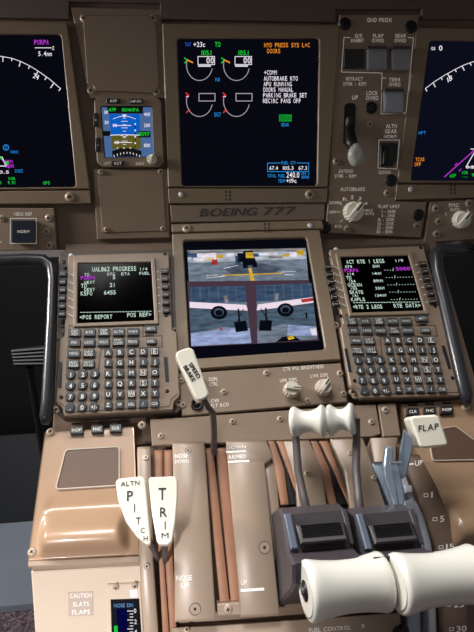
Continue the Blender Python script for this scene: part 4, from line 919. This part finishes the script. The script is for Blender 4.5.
# ---- flap lever, gate and scale
t = thing('flap_scale', 'curved brown flap scale printed UP 1 5 15 20 25 30 at right', 'scale', Q.P(440, 560, -.01))
mb = strip([(401, 455), (414, 485), (427, 520), (436, 548), (441, 575), (443, 600), (445, 660)], [(418, 452), (436, 485), (450, 520), (458, 548), (463, 575), (467, 600), (470, 660)], 455, 660, .006, .05, DBROWN, '', t)
for tx, x, y, w in (('UP', 418, 0, 0),): pass
mb.text('UP', Q, (415, 466), (422.5, 465), 5.2, LEGW, .0063); mb.poly(Q, [(409, 463.5), (413.5, 463), (413.8, 464.6), (409.3, 465)], LEGW, .0063)
for tx, x, y, w in (('1', 431, 498, 1.8), ('5', 440, 522, 4.2), ('15', 446, 550, 9), ('20', 449, 576, 9), ('25', 454, 607.5, 10), ('30', 456.5, 632, 10)):
    mb.text(tx, Q, (x, y), (x + w, y - .6), 6, LEGW, .0063); mb.line(Q, rect(x - 5, y - 2.8, 4, 3, 0, -.05), .7, LEGW, .0063, True)
mb.obj('scale_plate', t)
t = thing('flap_gate', 'bluish bare metal curved gate track for the flap lever', 'track', Q.P(400, 520, -.01))
mb = strip([(372, 463), (384, 490), (394, 515), (403, 545), (406, 600), (408, 660)], [(386, 461), (399, 490), (410, 513), (417, 545), (420, 600), (422, 660)], 463, 650, .007, .02, STEEL, '', t); mb.obj('gate_plate', t)
mb = strip([(393, 470), (405, 492), (416, 516), (424, 545), (428, 600), (430, 660)], [(400, 460), (412, 492), (424, 516), (432, 545), (436, 600), (438, 660)], 468, 655, .002, .02, STEELL, '', t)
mb.obj('slot_liner', t)
for q in ([(404, 486), (412, 485), (413, 492), (406, 493)], [(404, 501), (413, 499), (417, 514), (409, 516)], [(412, 527), (419, 525), (424, 548), (417, 550)]):
    mb = MB(); plate(mb, Q, q, .010, .006, STEELL, .0008, .001); mb.obj('detent_block', t)
t = thing('flap_lever', 'ivory rounded knob marked FLAP on a bluish metal lever', 'lever', Q.P(402, 470, 0))
FB = Plane(D(426, 432, .50), 36, -6)
mb = slab('', FB, [(410, 418.5), (413, 416), (436, 414.5), (440, 417), (448.5, 443), (447, 446), (424, 448.5), (420, 446.5)], .020, IVORY, t, .0018, .002)
mb.text('FLAP', FB, (418.5, 431.8), (438.5, 429.2), 6.2, INK, .0004); mb.obj('knob', t)
LP_ = Plane(D(402, 455, .500), 30, -24)
mb = slab('', LP_, [(404, 429), (412.5, 438), (413.5, 446), (407, 475), (401, 480), (398.5, 474), (399.5, 452)], .008, STEEL, t, .0015, .0012); mb.obj('lever_plate', t)
mb = slab('', Plane(D(394, 475, .490), 40, -12), [(386, 448), (389, 445.5), (393, 448), (394, 460), (400, 468), (405, 500), (401, 520), (394, 505), (385, 478), (384, 466)], .010, STEEL, t, .0015, .0012)
mb.obj('latch_plate', t)
mb = MB(); mb.tube([D(390, 463, .487), D(402, 463, .487)], .0014, STEELL, 8); mb.obj('pin', t)

# ================================================================== FOOTWELL RIMS AND PEDAL
mb = MB(); pth = [(-70, 263), (-20, 262), (25, 260), (44, 260.5), (51.5, 266), (53, 280), (51.5, 320), (49.5, 360), (47.5, 400), (46, 416), (45, 424)]
mb.tube([L.P(x, y, .010) for x, y in pth], [.008, .008, .008, .0075, .0065, .0060, .0060, .0063, .0066, .0068, .004], RUBBER, 14)
struct(mb.obj('trim_5'))
mb = MB(); pth = [(540, 246), (500, 246), (460, 248), (440, 250), (435, 256), (437, 272), (446, 310), (454, 345), (462, 380), (466, 395), (467, 404)]
mb.tube([L.P(x, y, .010) for x, y in pth], [.0095, .0095, .0095, .009, .0085, .008, .008, .008, .008, .008, .004], RUBBER, 14)
struct(mb.obj('trim_6'))
# pedal
FWp = Plane(D(20, 350, 1.0), 20)
t = thing('rudder_pedal', 'ribbed dark rudder pedal deep in the left footwell', 'pedal', FWp.P(27, 368, -.01))
mb = MB(); plate(mb, FWp, [(10, 350), (46, 346), (50, 366), (14, 367)], 0, .02, WELL, .003, .004); mb.obj('pedal_plate', t)
mb = MB()
for k in range(5): mb.prism([FWp.P(11 + k * .6, 350.5 + k * 3.2, .006), FWp.P(48, 347.5 + k * 3.8, .006), FWp.P(48.2, 349 + k * 3.8, .006), FWp.P(11.2 + k * .6, 352 + k * 3.2, .006)], FWp.n, .007, TREAD, .0006)
mb.obj('tread', t)
mb = MB(); mb.tube([FWp.P(30, 366, -.012), FWp.P(34, 395, -.05), Vector((FWp.P(36, 420, -.09).x, FWp.P(36, 420, -.09).y, .03))], [.008, .008, .008], WELL, 10); mb.obj('pedal_arm', t)

# ================================================================== LIGHT
w = bpy.data.worlds.new('world'); bpy.context.scene.world = w; w.use_nodes = True
bg = w.node_tree.nodes['Background']; bg.inputs[0].default_value = (1.0, .93, .88, 1); bg.inputs[1].default_value = .13
def area(name, loc, target, sx, sy, power, col):
    l = bpy.data.lights.new(name, 'AREA'); l.shape = 'RECTANGLE'; l.size = sx; l.size_y = sy; l.energy = power; l.color = col
    o = bpy.data.objects.new(name, l); C.objects.link(o); o.location = loc
    o.rotation_euler = (Vector(target) - Vector(loc)).to_track_quat('-Z', 'Y').to_euler(); return o
tg = Q.P(220, 560)
area('side_window_light', tg + Vector((-.80, .28, .60)), tg, .24, .26, 20, (1, .96, .92))
area('windshield_light', tg + Vector((-.2, .28, 1.3)), tg, .6, .45, 18, (1, .98, .97))
sl = bpy.data.lights.new('fascia_fill', 'SPOT'); sl.energy = 52; sl.color = (1, .95, .95); sl.spot_size = math.radians(33); sl.spot_blend = 1; sl.shadow_soft_size = .05
so = bpy.data.objects.new('fascia_fill', sl); C.objects.link(so); so.location = tg + Vector((-.40, -.80, .38))  # added unseen spot behind the camera, brightens fascia and lower pedestal
so.rotation_euler = ((FP.P(88, 690, 0)) - so.location).to_track_quat('-Z', 'Y').to_euler()
vs_ = bpy.context.scene.view_settings
vs_.view_transform = 'Standard'; vs_.look = 'None'; vs_.exposure = 0; vs_.gamma = 1; vs_.use_curve_mapping = False
